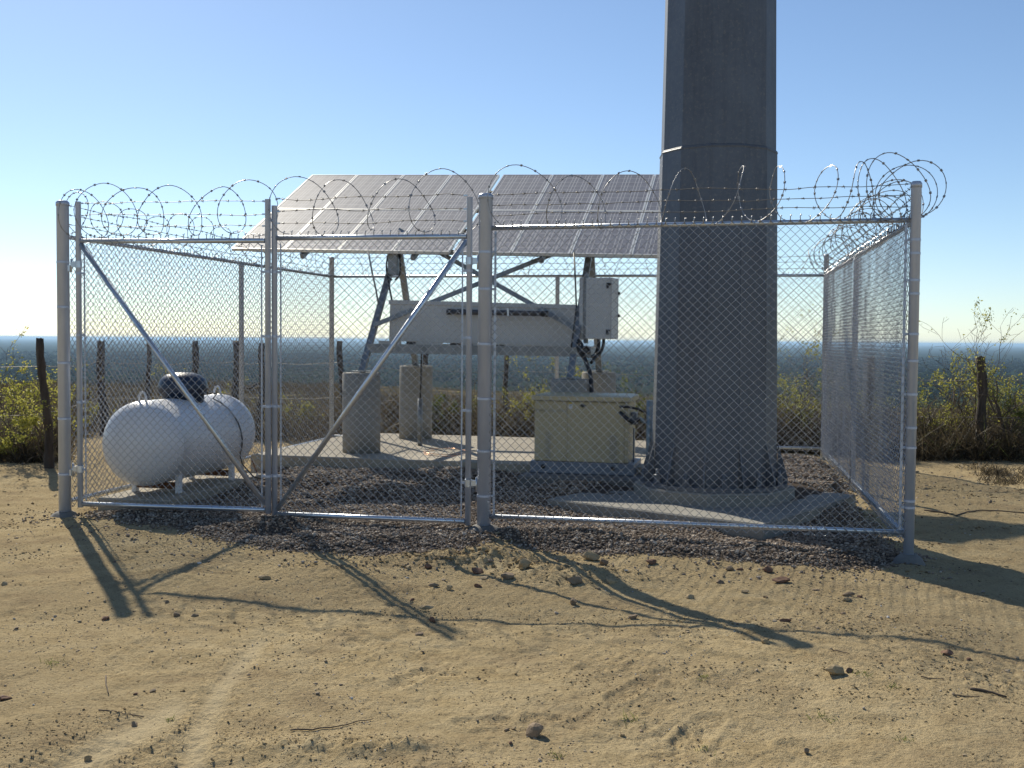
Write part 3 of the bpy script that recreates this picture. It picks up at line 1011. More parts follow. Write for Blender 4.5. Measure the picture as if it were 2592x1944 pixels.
def barbed(mb, A, B, seed=0, r=.0026, step=.115, wob=.012, sag=0.0):
    A = Vector(A); B = Vector(B)
    L = (B - A).length; n = max(8, int(L / .035))
    u = (B - A).normalized()
    rs = random.Random(seed)
    ph = rs.uniform(0, 50)
    pts = []
    for i in range(n + 1):
        t = i / n
        p = A + (B - A) * t
        e = math.sin(math.pi * t)
        w = float(fbm(np.array([t * L * 1.7 + ph]), np.array([seed * 1.3]), 301, 3)[0])
        w2 = float(fbm(np.array([t * L * 1.7 + ph]), np.array([seed * 2.9 + 7]), 307, 3)[0])
        pts.append(p + Vector((0, w2 * wob * 3 * e, w * wob * 5 * min(1, e * 3) - sag * e)))
    mb.tube(pts, r, 4, True, True)
    d = step * .5
    while d < L:
        i = min(n - 1, int(d / L * n)); p = pts[i].lerp(pts[i + 1], d / L * n - i)
        mb.tube([p - u * .011, p + u * .011], r * 2.0, 5, True, True)
        for k in range(2):
            a = rs.uniform(0, math.pi)
            v = Vector((0, 0, 1)) * math.sin(a) + Vector((-u.y, u.x, 0)) * math.cos(a) + u * rs.uniform(-.4, .4)
            v = v.normalized() * .015
            q = p + u * (.006 if k else -.006)
            mb.tube([q - v, q + v], r * .8, 3, True, True)
        d += step * rs.uniform(.85, 1.15)


def coil(mb, A, B, peaks, zc, seed=0, r=.0034):
    """razor coil: one loop per entry (distance along, radius, yaw in degrees)"""
    A = Vector(A); B = Vector(B); u = (B - A).normalized(); n = Vector((-u.y, u.x, 0)); L = (B - A).length
    rs = random.Random(seed)
    N = len(peaks); S = 44
    xs = [p[0] for p in peaks]
    xs = [xs[0] - (xs[1] - xs[0]) * .6] + xs + [xs[-1] + (xs[-1] - xs[-2]) * .6]
    rr = [peaks[0][1]] + [p[1] for p in peaks] + [peaks[-1][1]]
    yw = [peaks[0][2]] + [p[2] for p in peaks] + [peaks[-1][2]]
    pts = []
    t0 = -.5; t1 = N - .5
    k = int((t1 - t0) * S)
    for i in range(k + 1):
        t = t0 + (t1 - t0) * i / k + 1
        j = min(len(xs) - 2, max(0, int(math.floor(t)))); f = t - j; f = f * f * (3 - 2 * f) * .35 + f * .65
        cx = lerp(xs[j], xs[j + 1], f); rad = lerp(rr[j], rr[j + 1], f); ya = R(lerp(yw[j], yw[j + 1], f))
        a = t * 2 * math.pi
        w = n * math.cos(ya) + u * math.sin(ya)
        rad *= 1 + .05 * math.sin(a * 2 + seed)
        tl = lerp(0, 1, cx / L)
        base = A + u * cx
        p = base + w * (math.sin(a) * rad) + Vector((0, 0, (zc if not callable(zc) else zc(cx / L)) + math.cos(a) * rad + (rad - .21) * .8))
        k1 = float(fbm(np.array([t * 1.9 + seed * 9.]), np.array([seed * 3.7]), 511, 3)[0]); k2 = float(fbm(np.array([t * 2.3 + seed * 5.]), np.array([seed * 1.7 + 4]), 517, 3)[0])
        pts.append(p + u * k1 * .16 + Vector((0, 0, k2 * .09)))
    mb.tube(pts, r, 5, True, True)
    acc = 0
    for i in range(1, len(pts) - 1):
        acc += (pts[i] - pts[i - 1]).length
        if acc > .085:
            acc = 0
            t = (pts[i + 1] - pts[i - 1]).normalized()
            s = t.cross(Vector((rs.uniform(-1, 1), rs.uniform(-1, 1), rs.uniform(-1, 1)))).normalized()
            s2 = t.cross(s)
            mb.tube([pts[i] - t * .009, pts[i] + t * .009], r * 1.45, 5, True, True)
            for sg in (-1, 1):
                q = pts[i] + s * (.0095 * sg)
                mb.add([pts[i] + t * .006, pts[i] - t * .006, q - t * .010, q + t * .010,
                        pts[i] + s2 * .001 + t * .006, pts[i] + s2 * .001 - t * .006, q + s2 * .001 - t * .010, q + s2 * .001 + t * .010],
                       [(0, 1, 2, 3), (7, 6, 5, 4), (0, 4, 5, 1), (1, 5, 6, 2), (2, 6, 7, 3), (3, 7, 4, 0)])


def post(mb, p, r, z0, z1, cap=True, crimp=False):
    T = Matrix.Translation((p.x, p.y, 0))
    if cap:
        prof = [(r, z0), (r, z1 - .05), (r * 1.12, z1 - .05), (r * 1.12, z1 - .02), (r * .8, z1 - .003), (.0001, z1)]
    else:
        prof = [(r, z0), (r, z1 - .006), (r * 1.03, z1 - .003), (r * 1.03, z1), (.0001, z1)]
    mb.lathe(prof, T, 24)


def band(mb, p, r, z, u, hgt=.017):
    mb.lathe([(r * 1.0, z - hgt / 2), (r + .0025, z - hgt / 2), (r + .0025, z + hgt / 2), (r * 1.0, z + hgt / 2)], Matrix.Translation((p.x, p.y, 0)), 20, False)
    q = p + u * (r + .012)
    mb.box((q.x, q.y, z), (.034, .010, hgt), Matrix.Rotation(math.atan2(u.y, u.x), 3, 'Z'))
    q2 = p + u * (r + .018)
    nrm = Vector((-u.y, u.x, 0))
    mb.tube([q2 - nrm * .014 + Vector((0, 0, z)), q2 + nrm * .014 + Vector((0, 0, z))], .005, 6)


def collar(parent, p, r, zt, seed, name="concrete_collar"):
    def f(m):
        ring = 18; rs = random.Random(seed)
        vs = []
        prof = [(1.25, -.14), (1.18, -.03), (.92, .6), (.55, 1.0)]
        wob = [rs.uniform(.85, 1.15) for _ in range(ring)]
        z0 = gz(p.x, p.y)
        for (k, zz) in prof:
            for i in range(ring):
                a = 2 * math.pi * i / ring
                vs.append((p.x + math.cos(a) * r * k * wob[i], p.y + math.sin(a) * r * k * wob[(i * 5) % ring] , lerp(z0, zt, zz)))
        fs = []
        for i in range(len(prof) - 1):
            for k in range(ring):
                k2 = (k + 1) % ring
                fs.append((i * ring + k, i * ring + k2, (i + 1) * ring + k2, (i + 1) * ring + k))
        fs.append(tuple((len(prof) - 1) * ring + k for k in range(ring)))
        m.add(vs, fs, True)
    return part(name, M['collar'], parent, f)


ZT = 2.45      # top rail height
STR = [2.545, 2.63, 2.715]


def fence_run(root, A, B, posts, top_r, z0a, z0b, z1a, z1b, seed, mesh_off, sides=4, r=.0027, barbs=True, strands=STR, bulge=.018):
    """posts: list of (point, radius, top z, name label or None)"""
    u = (B - A).normalized(); n = Vector((-u.y, u.x, 0))
    for (p, pr, zt, cap, lab) in posts:
        o = part("post", M['galv_big'], root, lambda m: post(m, p, pr, gz(p.x, p.y) - .2, zt - .045, False))
        part("post_cap", M['galv_big'], o, lambda m: m.lathe([(pr * 1.09, zt - .05), (pr * 1.09, zt - .02), (pr * .8, zt - .003), (.0001, zt)], Matrix.Translation((p.x, p.y, 0)), 24))
        if lab: o["label"] = lab
    part("top_rail", M['galv'], root, lambda m: m.tube([A + Vector((0, 0, z1a)), B + Vector((0, 0, z1b))], top_r, 14))
    part("bottom_rail", M['galv'], root, lambda m: m.tube([A + Vector((0, 0, z0a + .02)), B + Vector((0, 0, z0b + .02))], top_r, 14))
    mesh_part("wire_mesh", root, [dict(A=A, B=B, z0a=z0a - .03, z1a=z1a + .012, z0b=z0b - .03, z1b=z1b + .012, off=mesh_off, r=r, sides=sides, seed=seed, bulge=bulge)], M['wire'])
    # wire ties round the rails
    def ties(m):
        L = (B - A).length; k = int(L / .45)
        for i in range(k):
            x = (i + .5) * L / k; t = x / L
            for zc in (lerp(z1a, z1b, t), lerp(z0a, z0b, t) + .02):
                c = A + u * x + Vector((0, 0, zc))
                m.tube([c + (n * math.cos(q) + Vector((0, 0, 1)) * math.sin(q)) * (top_r + .004) + u * (.006 * q) for q in [j * .8 for j in range(9)]], .0018, 4)
    part("wire_ties", M['wire'], root, ties)
    if barbs:
        for i, z in enumerate(strands):
            part("barbed_wire", M['barb'], root, lambda m: barbed(m, A + Vector((0, 0, z)), B + Vector((0, 0, z)), seed * 7 + i))


def tension(root, p, r, u, z0, z1, bands):
    q = p + u * (r + .028)
    part("tension_bar", M['galv_big'], root, lambda m: m.box((q.x, q.y, (z0 + z1) / 2), (.018, .006, z1 - z0), Matrix.Rotation(math.atan2(u.y, u.x), 3, 'Z')))
    for z in bands: part("tension_band", M['galv_big'], root, lambda m: band(m, p, r, z, u))


# front right panel (with the gate's right hinge post)
root = thing("chain_link_fence", (FMc.x, FMc.y, 0), "fixed front chain link panel right of the gate, passing before the big pole", "fence", "chain link fence sides")
pu = (FRc - FMc).normalized()
fence_run(root, FMc + pu * .05, FRc - pu * .03,
          [(FMc, .057, 2.73, True, "thick middle gate post"), (FRc, .038, 2.735, True, None)],
          .0195, .06, .09, 2.445, 2.447, 1, -.024)
tension(root, FMc, .057, pu, .1, 2.42, [.25, .62, 1.05, 1.5, 1.95, 2.25])
tension(root, FRc, .038, -pu, .1, 2.42, [.3, .75, 1.15, 1.6, 2.0, 2.3])
collar(root, FMc, .115, .01, 1); collar(root, FRc, .10, -.05, 2)

# right side
su = (BRc - FRc).normalized(); MRc = FRc + (BRc - FRc) * .515
root = thing("chain_link_fence", (MRc.x, MRc.y, 0), "right side chain link fence seen edge-on, running back from the front corner post", "fence", "chain link fence sides")
fence_run(root, FRc + su * .04, BRc - su * .03, [(MRc, .03, 2.44, True, None)], .0195, .05, .04, 2.445, 2.45, 2, .03, bulge=.02)
tension(root, FRc, .038, su, .1, 2.42, [.35, .9, 1.4, 1.9, 2.2])

# back
bu = (BRc - BLc).normalized(); MBc = BLc + (BRc - BLc) * .475
root = thing("chain_link_fence", (MBc.x, MBc.y, 0), "rear chain link fence behind the solar rack, farthest from the gate", "fence", "chain link fence sides")
fence_run(root, BLc, BRc, [(BLc, .036, 2.74, True, None), (MBc, .03, 2.44, True, None), (BRc, .036, 2.74, True, None)], .0195, .08, .06, 2.45, 2.45, 3, .024, sides=4, r=.0027)

# left side (with the left gate post)
lu = (BLc - FLc).normalized(); MLc = FLc + (BLc - FLc) * .545
root = thing("chain_link_fence", (FLc.x, FLc.y, 0), "left side chain link fence behind the white tank with the thick left gate post", "fence", "chain link fence sides")
fence_run(root, FLc + lu * .06, BLc - lu * .03, [(FLc, .054, 2.75, True, "thick left gate post"), (MLc, .03, 2.44, True, None)], .0195, .03, .06, 2.43, 2.45, 4, -.028)
tension(root, FLc, .054, lu, .1, 2.4, [.3, .8, 1.3, 1.8, 2.2])
collar(root, FLc, .10, -.035, 3)

# gate leaves
gu = (FMc - FLc).normalized(); gn = Vector((-gu.y, gu.x, 0))


def gate_leaf(A, B, zb_a, zb_b, zt_a, zt_b, sa, sb, diag, seed, label, off, hinge_at):
    """A,B ground points of the stile axes; diag 'down' = from top A to bottom B"""
    root = thing("gate_leaf", (A.x, A.y, .05), label, "gate", "leaves of the double gate")
    u = (B - A).normalized(); n = Vector((-u.y, u.x, 0)); Z = Vector((0, 0, 1))
    for p, zb, zt in ((A, zb_a, sa), (B, zb_b, sb)):
        part("stile", M['galv_big'], root, lambda m: post(m, p, .0245, zb - .03, zt, False))
    ra = A + u * .024; rb = B - u * .024
    part("top_rail", M['galv'], root, lambda m: m.tube([ra + Z * zt_a, rb + Z * zt_b], .0215, 14))
    part("bottom_rail", M['galv'], root, lambda m: m.tube([ra + Z * zb_a, rb + Z * zb_b], .0215, 14))
    if diag == 'down': d0, d1 = ra + Z * (zt_a - .03), rb + Z * (zb_b + .04)
    else: d0, d1 = ra + Z * (zb_a + .04), rb + Z * (zt_b - .03)
    part("brace", M['galv'], root, lambda m: m.tube([d0 + n * .002, d1 + n * .002], .0225, 14))
    mesh_part("wire_mesh", root, [dict(A=ra + u * .03, B=rb - u * .03, z0a=zb_a - .012, z1a=zt_a + .015, z0b=zb_b - .012, z1b=zt_b + .015, off=off, seed=seed)], M['wire'])
    for e, s in ((A, u), (B, -u)):
        q = e + s * .058
        part("tension_bar", M['galv_big'], root, lambda m: m.box((q.x, q.y, 1.2), (.012, .006, 2.26), Matrix.Rotation(math.atan2(u.y, u.x), 3, 'Z')))
        for z in (.35, .95, 1.55, 2.1): part("tension_band", M['galv_big'], root, lambda m: band(m, e, .0245, z, s, .02))
    for i, z in enumerate((.125, .225, .335)):
        zz0 = zt_a + z; zz1 = zt_b + z
        part("barbed_wire", M['barb'], root, lambda m: barbed(m, ra + Z * zz0, rb + Z * zz1, seed * 31 + i, wob=.014))
    def clips(m):
        for e, s, z in [(A, u, zt_a), (B, -u, zt_b)]:
            for k in (.125, .225, .335):
                q = e + s * .036
                m.box((q.x, q.y, z + k), (.03, .012, .012), Matrix.Rotation(math.atan2(u.y, u.x), 3, 'Z'))
    part("wire_clips", M['galv'], root, clips)
    e, s = hinge_at
    for z in (.35, 2.18):
        def hin(m):
            m.lathe([(.026, z - .03), (.031, z - .03), (.031, z + .03), (.026, z + .03)], Matrix.Translation((e.x, e.y, 0)), 16, False)
            q = e + s * .045
            m.box((q.x, q.y, z), (.05, .016, .05), Matrix.Rotation(math.atan2(s.y, s.x), 3, 'Z'), .002)
            q = e + s * .072
            m.tube([(q.x, q.y, z - .07), (q.x, q.y, z + .05)], .009, 8)
            q = e + s * .10
            m.box((q.x, q.y, z - .035), (.04, .03, .06), Matrix.Rotation(math.atan2(s.y, s.x), 3, 'Z'), .002)
        part("hinge", M['galv'], root, hin)
    return root


LA = FLc + gu * .155; mid = FLc + gu * 1.985
LB = mid - gn * .03; RA = mid + gu * .041 + gn * .012; RB = FMc - gu * .135
gate_leaf(LA, LB, .035, .06, 2.385, 2.365, 2.735, 2.715, 'down', 11, "left gate leaf with brace slanting down to the right, tank behind it", -.012, (LA, -gu))
gate_leaf(RA, RB, .02, .03, 2.39, 2.38, 2.665, 2.70, 'up', 12, "right gate leaf with brace rising to the right, beside the thick middle post", -.012, (RB, gu))

# razor wire coils
def coil_thing(A, B, peaks, zc, label, seed):
    root = MB(); coil(root, A, B, peaks, zc, seed)
    o = root.build("razor_wire_coil", M['razor'])
    for v in o.data.vertices: v.co -= Vector((A.x, A.y, 2.4))
    o.location = (A.x, A.y, 2.4)
    tag(o, label, "razor wire", "razor wire coils on the fence tops")


def along(A, B, px):   # distance along AB under a photo column
    best = None
    for i in range(401):
        t = i / 400 * 1.0; p = A + (B - A) * t
        q = CROT.inverted() @ (Vector((p.x, p.y, 2.7)) - Vector((0, 0, EYE)))
        x = W / 2 + FPX * q.x / -q.z
        if best is None or abs(x - px) < best[0]: best = (abs(x - px), t)
    return best[1] * (B - A).length


def pk(A, B, lst): return [(along(A, B, x), r, y) for x, r, y in lst]


coil_thing(LA, LB, pk(LA, LB, [(205, .20, 20), (262, .23, 55), (345, .21, 28), (425, .21, 40), (560, .19, 25), (622, .23, 60)]), 2.63,
           "stretched razor coil along the top of the left gate leaf", 1)
coil_thing(RA, RB, pk(RA, RB, [(765, .24, 66), (868, .21, 20), (1012, .21, 25), (1122, .24, 66)]), 2.635,
           "stretched razor coil along the top of the right gate leaf", 2)
coil_thing(FMc, FRc, pk(FMc, FRc, [(1325, .235, 66), (1458, .20, 25), (1592, .21, 25), (1752, .20, 10), (1886, .22, -25), (1972, .21, -30), (2085, .20, -42), (2180, .21, 18), (2232, .235, 40), (2275, .25, 58)]), 2.66,
           "razor coil on the front panel, stretched past the pole and bunched at the corner", 3)
L = (BRc - FRc).length
coil_thing(FRc, BRc, [(.15 + i * (L - .4) / 19, random.uniform(.19, .24), random.uniform(-28, 12)) for i in range(20)], 2.68,
           "dense razor coil running back along the right side fence", 4)
L = (BLc - FLc).length
coil_thing(FLc, BLc, [(.2 + i * (L - .4) / 13, random.uniform(.18, .225), random.uniform(-30, 30)) for i in range(14)], 2.66,
           "razor coil running back along the left side fence", 5)
L = (BRc - BLc).length
coil_thing(BLc, BRc, [(.2 + i * (L - .4) / 11, random.uniform(.18, .22), random.uniform(-15, 30)) for i in range(12)], 2.66,
           "thin stretched razor coil on the rear fence", 6)

# ------------------------------------------------------------------ gas tank
def make_tank():
    ax = (Vector((-2.96, 12.1, 0)) - Vector((-3.46, 10.03, 0))).normalized()
    ca = Vector((-3.43, 10.29, .545)); L = 1.42; Rr = .398
    root = thing("gas_tank", (ca.x + ax.x * .8, ca.y + ax.y * .8, .06), "white horizontal gas tank with rounded ends and dark blue dome", "gas tank")
    rotm = ax.to_track_quat('Z', 'Y').to_matrix().to_4x4()
    T = Matrix.Translation(ca) @ rotm
    prof = []
    hd = .275
    for i in range(15):
        a = math.pi / 2 * i / 14
        prof.append((max(.0001, Rr * math.sin(a)), -hd * math.cos(a)))
    prof += [(Rr, .012), (Rr + .0035, .016), (Rr + .0035, .026), (Rr, .03)]
    for k in range(1, 6): prof.append((Rr, L * k / 6))
    prof += [(Rr, L - .03), (Rr + .0035, L - .026), (Rr + .0035, L - .016), (Rr, L - .012)]
    for i in range(14, -1, -1):
        a = math.pi / 2 * i / 14
        prof.append((max(.0001, Rr * math.sin(a)), L + hd * math.cos(a)))
    part("tank_body", M['tank'], root, lambda m: m.lathe(prof, T, 72))
    mc = ca + ax * .70 + Vector((0, 0, Rr - .015))
    TM = Matrix.Translation(mc)
    def dome(m):
        m.lathe([(.20, -.02), (.20, .045), (.225, .052), (.240, .10), (.238, .14), (.218, .195), (.165, .238), (.09, .260), (.0001, .266)], TM, 40)
    part("valve_dome", M['dome'], root, dome)
    part("dome_collar", M['black'], root, lambda m: m.lathe([(.196, -.04), (.196, .012), (.0001, .012)], TM, 40))
    sd = Vector((ax.y, -ax.x, 0))
    part("dome_hinge", M['black'], root, lambda m: (m.box(mc + sd * .20 + Vector((0, 0, .03)), (.05, .04, .06), None, .004), m.box(mc - sd * .21 + Vector((0, 0, .035)), (.04, .05, .03), None, .004)))
    for k in (-.02, L - .03):
        def lug(m):
            c = ca + ax * k + Vector((0, 0, Rr - .01))
            pts = [c - sd * .035, c - sd * .035 + Vector((0, 0, .05)), c - sd * .02 + Vector((0, 0, .085)), c + Vector((0, 0, .095)), c + sd * .02 + Vector((0, 0, .085)), c + sd * .035 + Vector((0, 0, .05)), c + sd * .035]
            m.tube(pts, .011, 8)
        part("lifting_lug", M['tank'], root, lug)
    for k in (.22, L - .16):
        for s in (-1, 1):
            p = ca + ax * k + sd * (s * .23)
            part("leg", M['tank'], root, lambda m: m.box((p.x, p.y, .06 + .13), (.045, .06, .26), Matrix.Rotation(math.atan2(sd.y, sd.x), 3, 'Z'), .003))
        p = ca + ax * k
        part("saddle", M['rust'], root, lambda m: m.box((p.x, p.y, .13), (.40, .05, .06), Matrix.Rotation(math.atan2(sd.y, sd.x), 3, 'Z'), .004))
    # thin black gas line from the dome down over the flank
    pts = [mc + sd * .19 + ax * .08 + Vector((0, 0, .06)), mc + sd * .25 + ax * .22 + Vector((0, 0, .045))]
    for i in range(9):
        a = R(25 + i * 12)
        pts.append(ca + ax * (.98 + i * .028) + sd * (Rr + .016) * math.sin(a) + Vector((0, 0, (Rr + .016) * math.cos(a))))
    e = pts[-1]
    pts += [e + Vector((.02, .02, -.10)), Vector((e.x + .12, e.y + .1, .09)), Vector((e.x + .35, e.y + .3, .0))]
    part("gas_line", M['black'], root, lambda m: m.tube(pts, .0065, 6))


make_tank()
# thin rust-brown hose arching from the tank to the gravel
mb = MB()
p0 = on_y(600, 1150, 12.0); p1 = on_y(655, 1215, 12.1)
mb.tube([p0, p0 + Vector((.06, 0, .03)), on_y(636, 1160, 12.0), on_y(648, 1190, 12.05), p1, on_y(657, 1240, 12.1)], .006, 6)
hs = mb.build("drain_hose", M['rust'])
tag(hs, "thin rusty hose hanging from the far end of the gas tank", "hose")

# ------------------------------------------------------------------ concrete piers
SL = -.026


def pier(p, zt, label, seed):
    mb = MB(); rs = random.Random(seed)
    prof = [(.222, .19), (.222, .5), (.2235, .8), (.221, zt - .012), (.212, zt), (.0001, zt)]
    mb.lathe(prof, Matrix.Rotation(R(rs.uniform(-.3, .3)), 4, 'Y'), 40)
    # vertical seam left by the cardboard form
    a = R(-105 + rs.uniform(-20, 20))
    mb.box((math.cos(a) * .2225, math.sin(a) * .2225, (.19 + zt) / 2), (.006, .010, zt - .2), Matrix.Rotation(a, 3, 'Z'))
    o = mb.build("concrete_pier", M['pier']); o.location = (p[0], p[1], 0)
    tag(o, label, "concrete pier", "concrete piers under the solar rack")


PF1 = Vector((-1.77, 13.02, 0)); PB1 = Vector((-1.30, 14.92, 0)); PF2 = Vector((.655, 12.45, 0)); PB2 = Vector((1.13, 14.35, 0))
pier(PF1, 1.14, "front left concrete pier, fully visible with a dark vertical seam", 1)
pier(PB1, 1.18, "rear left concrete pier with a black cable and grey conduit in front", 2)
pier(PF2, 1.10, "front right concrete pier showing only its top, darker, above the generator", 3)
pier(PB2, 1.13, "rear right concrete pier showing its sunlit rim above the generator", 4)

# ------------------------------------------------------------------ solar array on its rack
OA = on_y(586, 629, 14.04)
su_ = Vector((U.x, U.y, SL)).normalized()
sv_ = Vector((V_.x, V_.y, .53 / 1.031)).normalized()
sn_ = su_.cross(sv_).normalized()
root = thing("solar_array", (-.3, 13.8, .2), "rack of sixteen grey blue solar modules on two steel A-frames above the concrete piers", "solar array")
MROT = Matrix((su_, sv_, sn_)).transposed()


def module(u0, v0, w=.708, h=1.404):
    c = OA + su_ * (u0 + w / 2) + sv_ * (v0 + h / 2)
    def fr(m):
        t = .019; d = .038
        for (cx, cy, sx, sy) in ((0, -h / 2 + t / 2, w, t), (0, h / 2 - t / 2, w, t), (-w / 2 + t / 2, 0, t, h - 2 * t), (w / 2 - t / 2, 0, t, h - 2 * t)):
            m.box(c + su_ * cx + sv_ * cy + sn_ * (-d / 2 + .003), (sx, sy, d), MROT)
    f = part("module_frame", M['frame'], root, fr)
    mb = MB()
    a, b_ = w / 2 - .019, h / 2 - .019
    vs = [c + su_ * x + sv_ * y + sn_ * z for z in (0, -.006) for x, y in ((-a, -b_), (a, -b_), (a, b_), (-a, b_))]
    mb.add(vs, [(0, 1, 2, 3), (7, 6, 5, 4), (0, 4, 5, 1), (1, 5, 6, 2), (2, 6, 7, 3), (3, 7, 4, 0)])
    g = mb.build("cell_glass", M['cells'], f)
    me = g.data; uvl = me.uv_layers.new(name="UVMap")
    loc = {0: (0, 0), 1: (1, 0), 2: (1, 1), 3: (0, 1)}
    for lp in me.loops: uvl.data[lp.index].uv = loc[lp.vertex_index % 4]
    f.name = "solar_module"
    return f


us = [k * 1.08 for k in (.0, .664, 1.328, 1.992, 2.70, 3.364, 4.028, 4.692)]
for u0 in us:
    for v0 in (0.0, 1.421):
        fq = module(u0, v0)
ORG.update({o.name: ORG.get(o.name, ORG[root.name]) for o in root.children})

AW = us[-1] + .708; AV = 2.825


def beam(m, a, b_, w, d, ref=None):
    """rectangular bar from a to b"""
    a = Vector(a); b_ = Vector(b_); t = (b_ - a).normalized()
    ref = ref or Vector((0, 0, 1))
    s = t.cross(ref).normalized(); q = s.cross(t)
    m.box((a + b_) / 2, (w, (b_ - a).length, d), Matrix((s, t, q)).transposed())


def angle_bar(m, a, b_, w, t_, ref):
    a = Vector(a); b_ = Vector(b_); t = (b_ - a).normalized()
    s = t.cross(ref).normalized(); q = s.cross(t).normalized()
    L = (b_ - a).length; mt = Matrix((s, t, q)).transposed()
    m.box((a + b_) / 2 + q * (w / 2), (w, L, t_), mt)
    m.box((a + b_) / 2 + s * (w / 2 - t_ / 2) + q * (t_ * .5 - .001), (t_ * .98, L * .999, w), mt)


def under(u, v, dz=.0): return OA + su_ * u + sv_ * v + sn_ * (-.04 - dz)


def uv_of(x, y):  # array coordinates under a plan point
    d = Vector((x - OA.x, y - OA.y, 0))
    cu = Vector((su_.x, su_.y)); cv = Vector((sv_.x, sv_.y))
    det = cu.x * cv.y - cu.y * cv.x
    return ((d.x * cv.y - d.y * cv.x) / det, (cu.x * d.y - cu.y * d.x) / det)


Zv = Vector((0, 0, 1))
legs = []
for (pf, pb, zt) in ((PF1, PB1, 1.15), (PF2, PB2, 1.11)):
    apx = (pf + pb) / 2 + Vector((.045, .14, 0))
    if pf is PF1: apx = Vector((-1.475, 14.10, 0))
    u_, v_ = uv_of(apx.x, apx.y)
    top = under(u_, v_, .10)
    legs.append((pf + Zv * zt, pb + Zv * (zt + .03), top))
    part("leg", M['rack'], root, lambda m: (beam(m, pf + Zv * zt, top, .075, .05, V_), m.box(pf + Zv * (zt + .006), (.2, .2, .012), RZ)))
    part("leg", M['rack'], root, lambda m: (beam(m, pb + Zv * (zt + .03), top, .075, .05, V_), m.box(pb + Zv * (zt + .036), (.2, .2, .012), RZ)))
    part("rafter", M['rack'], root, lambda m: beam(m, under(u_, .35, .05), under(u_, AV - .15, .05), .05, .08, sn_))
    part("gusset_plate", M['rack'], root, lambda m: m.box(top - Zv * .08, (.02, .30, .24), RZ))
for uu in (.95, 2.4, 4.0, 5.4):
    part("rafter", M['rack'], root, lambda m: beam(m, under(uu, -.015, .045), under(uu, AV - .05, .045), .05, .06, sn_))
for vv in (.35, 1.05, 1.8, 2.5):
    part("purlin", M['rack'], root, lambda m: beam(m, under(.1, vv, .115), under(AW - .1, vv, .115), .05, .05, sn_))


def leg_at(i, z, front=True):
    a, b_, t = legs[i]; a = a if front else b_
    k = (z - a.z) / (t.z - a.z); return a + (t - a) * k


fo = -V_ * .045
part("cross_brace", M['rack'], root, lambda m: angle_bar(m, leg_at(0, 1.70) + fo, leg_at(1, 2.78) + fo, .05, .006, -V_))
part("cross_brace", M['rack'], root, lambda m: angle_bar(m, leg_at(0, 2.93) + fo * 1.8, leg_at(1, 1.67) + fo * 1.8, .055, .006, -V_))
def chan(m, a, b_, hgt=.10):
    t = (b_ - a).normalized(); mt = Matrix((t, Vector((-t.y, t.x, 0)).normalized(), Zv)).transposed(); L = (b_ - a).length; c = (a + b_) / 2
    m.box(c, (L, .006, hgt), mt); m.box(c + V_ * .022 + Zv * (hgt / 2 - .003), (L, .038, .006), mt); m.box(c + V_ * .022 - Zv * (hgt / 2 - .003), (L, .038, .006), mt)
fa = leg_at(0, 1.425); fb = leg_at(1, 1.405)
part("front_beam", M['rack'], root, lambda m: chan(m, fa + fo, fb + fo + U * .2, .11))
ra_ = leg_at(0, 1.425, False); rb_ = leg_at(1, 1.405, False)
part("rear_beam", M['rack'], root, lambda m: chan(m, ra_, rb_, .11))
part("side_beam", M['rack'], root, lambda m: beam(m, fa, ra_, .05, .09))
part("side_beam", M['rack'], root, lambda m: beam(m, fb, rb_, .05, .09))

# wiring box under the left apex, cable loops hanging from it
c = on_y(996, 668, 13.75)
jb = thing("junction_box", c, "small grey wiring box with looped black cables under the left end of the solar array", "junction box")
part("box_body", M['rack'], jb, lambda m: m.box(c, (.13, .07, .28), RZ, .008))
def loops(m):
    for s in (-1, 1):
        b0 = c + U * (s * .07) + Zv * .12
        m.tube([b0, b0 + U * (s * .02) - Zv * .10, b0 + U * (s * .022) - Zv * .2, b0 + U * (s * .005) - Zv * .27, c + U * (s * .02) - Zv * .20], .011, 7)
part("cable_loops", M['black'], jb, loops)
part("hanging_cable", M['black'], jb, lambda m: m.tube([c - U * .06 - Zv * .1, on_y(982, 700, 13.7), on_y(986, 730, 13.65), on_y(992, 760, 13.5)], .012, 7))

# thin conduits hanging beside the legs
mb = MB(); mb.tube([on_y(932, 636, 13.3), on_y(942, 690, 13.2), on_y(951, 730, 13.35), on_y(958, 770, 13.25)], .011, 6)
tag(mb.build("thin_conduit", M['rack']), "thin grey conduit joining the left front leg of the rack", "conduit")
mb = MB(); mb.tube([on_y(1453, 638, 12.9), on_y(1456, 700, 12.75), on_y(1459, 780, 12.6), on_y(1450, 850, 12.5), on_y(1446, 880, 12.5)], .010, 6)
tag(mb.build("thin_cable", M['black']), "thin dark cable hanging beside the right front leg of the rack", "cable")

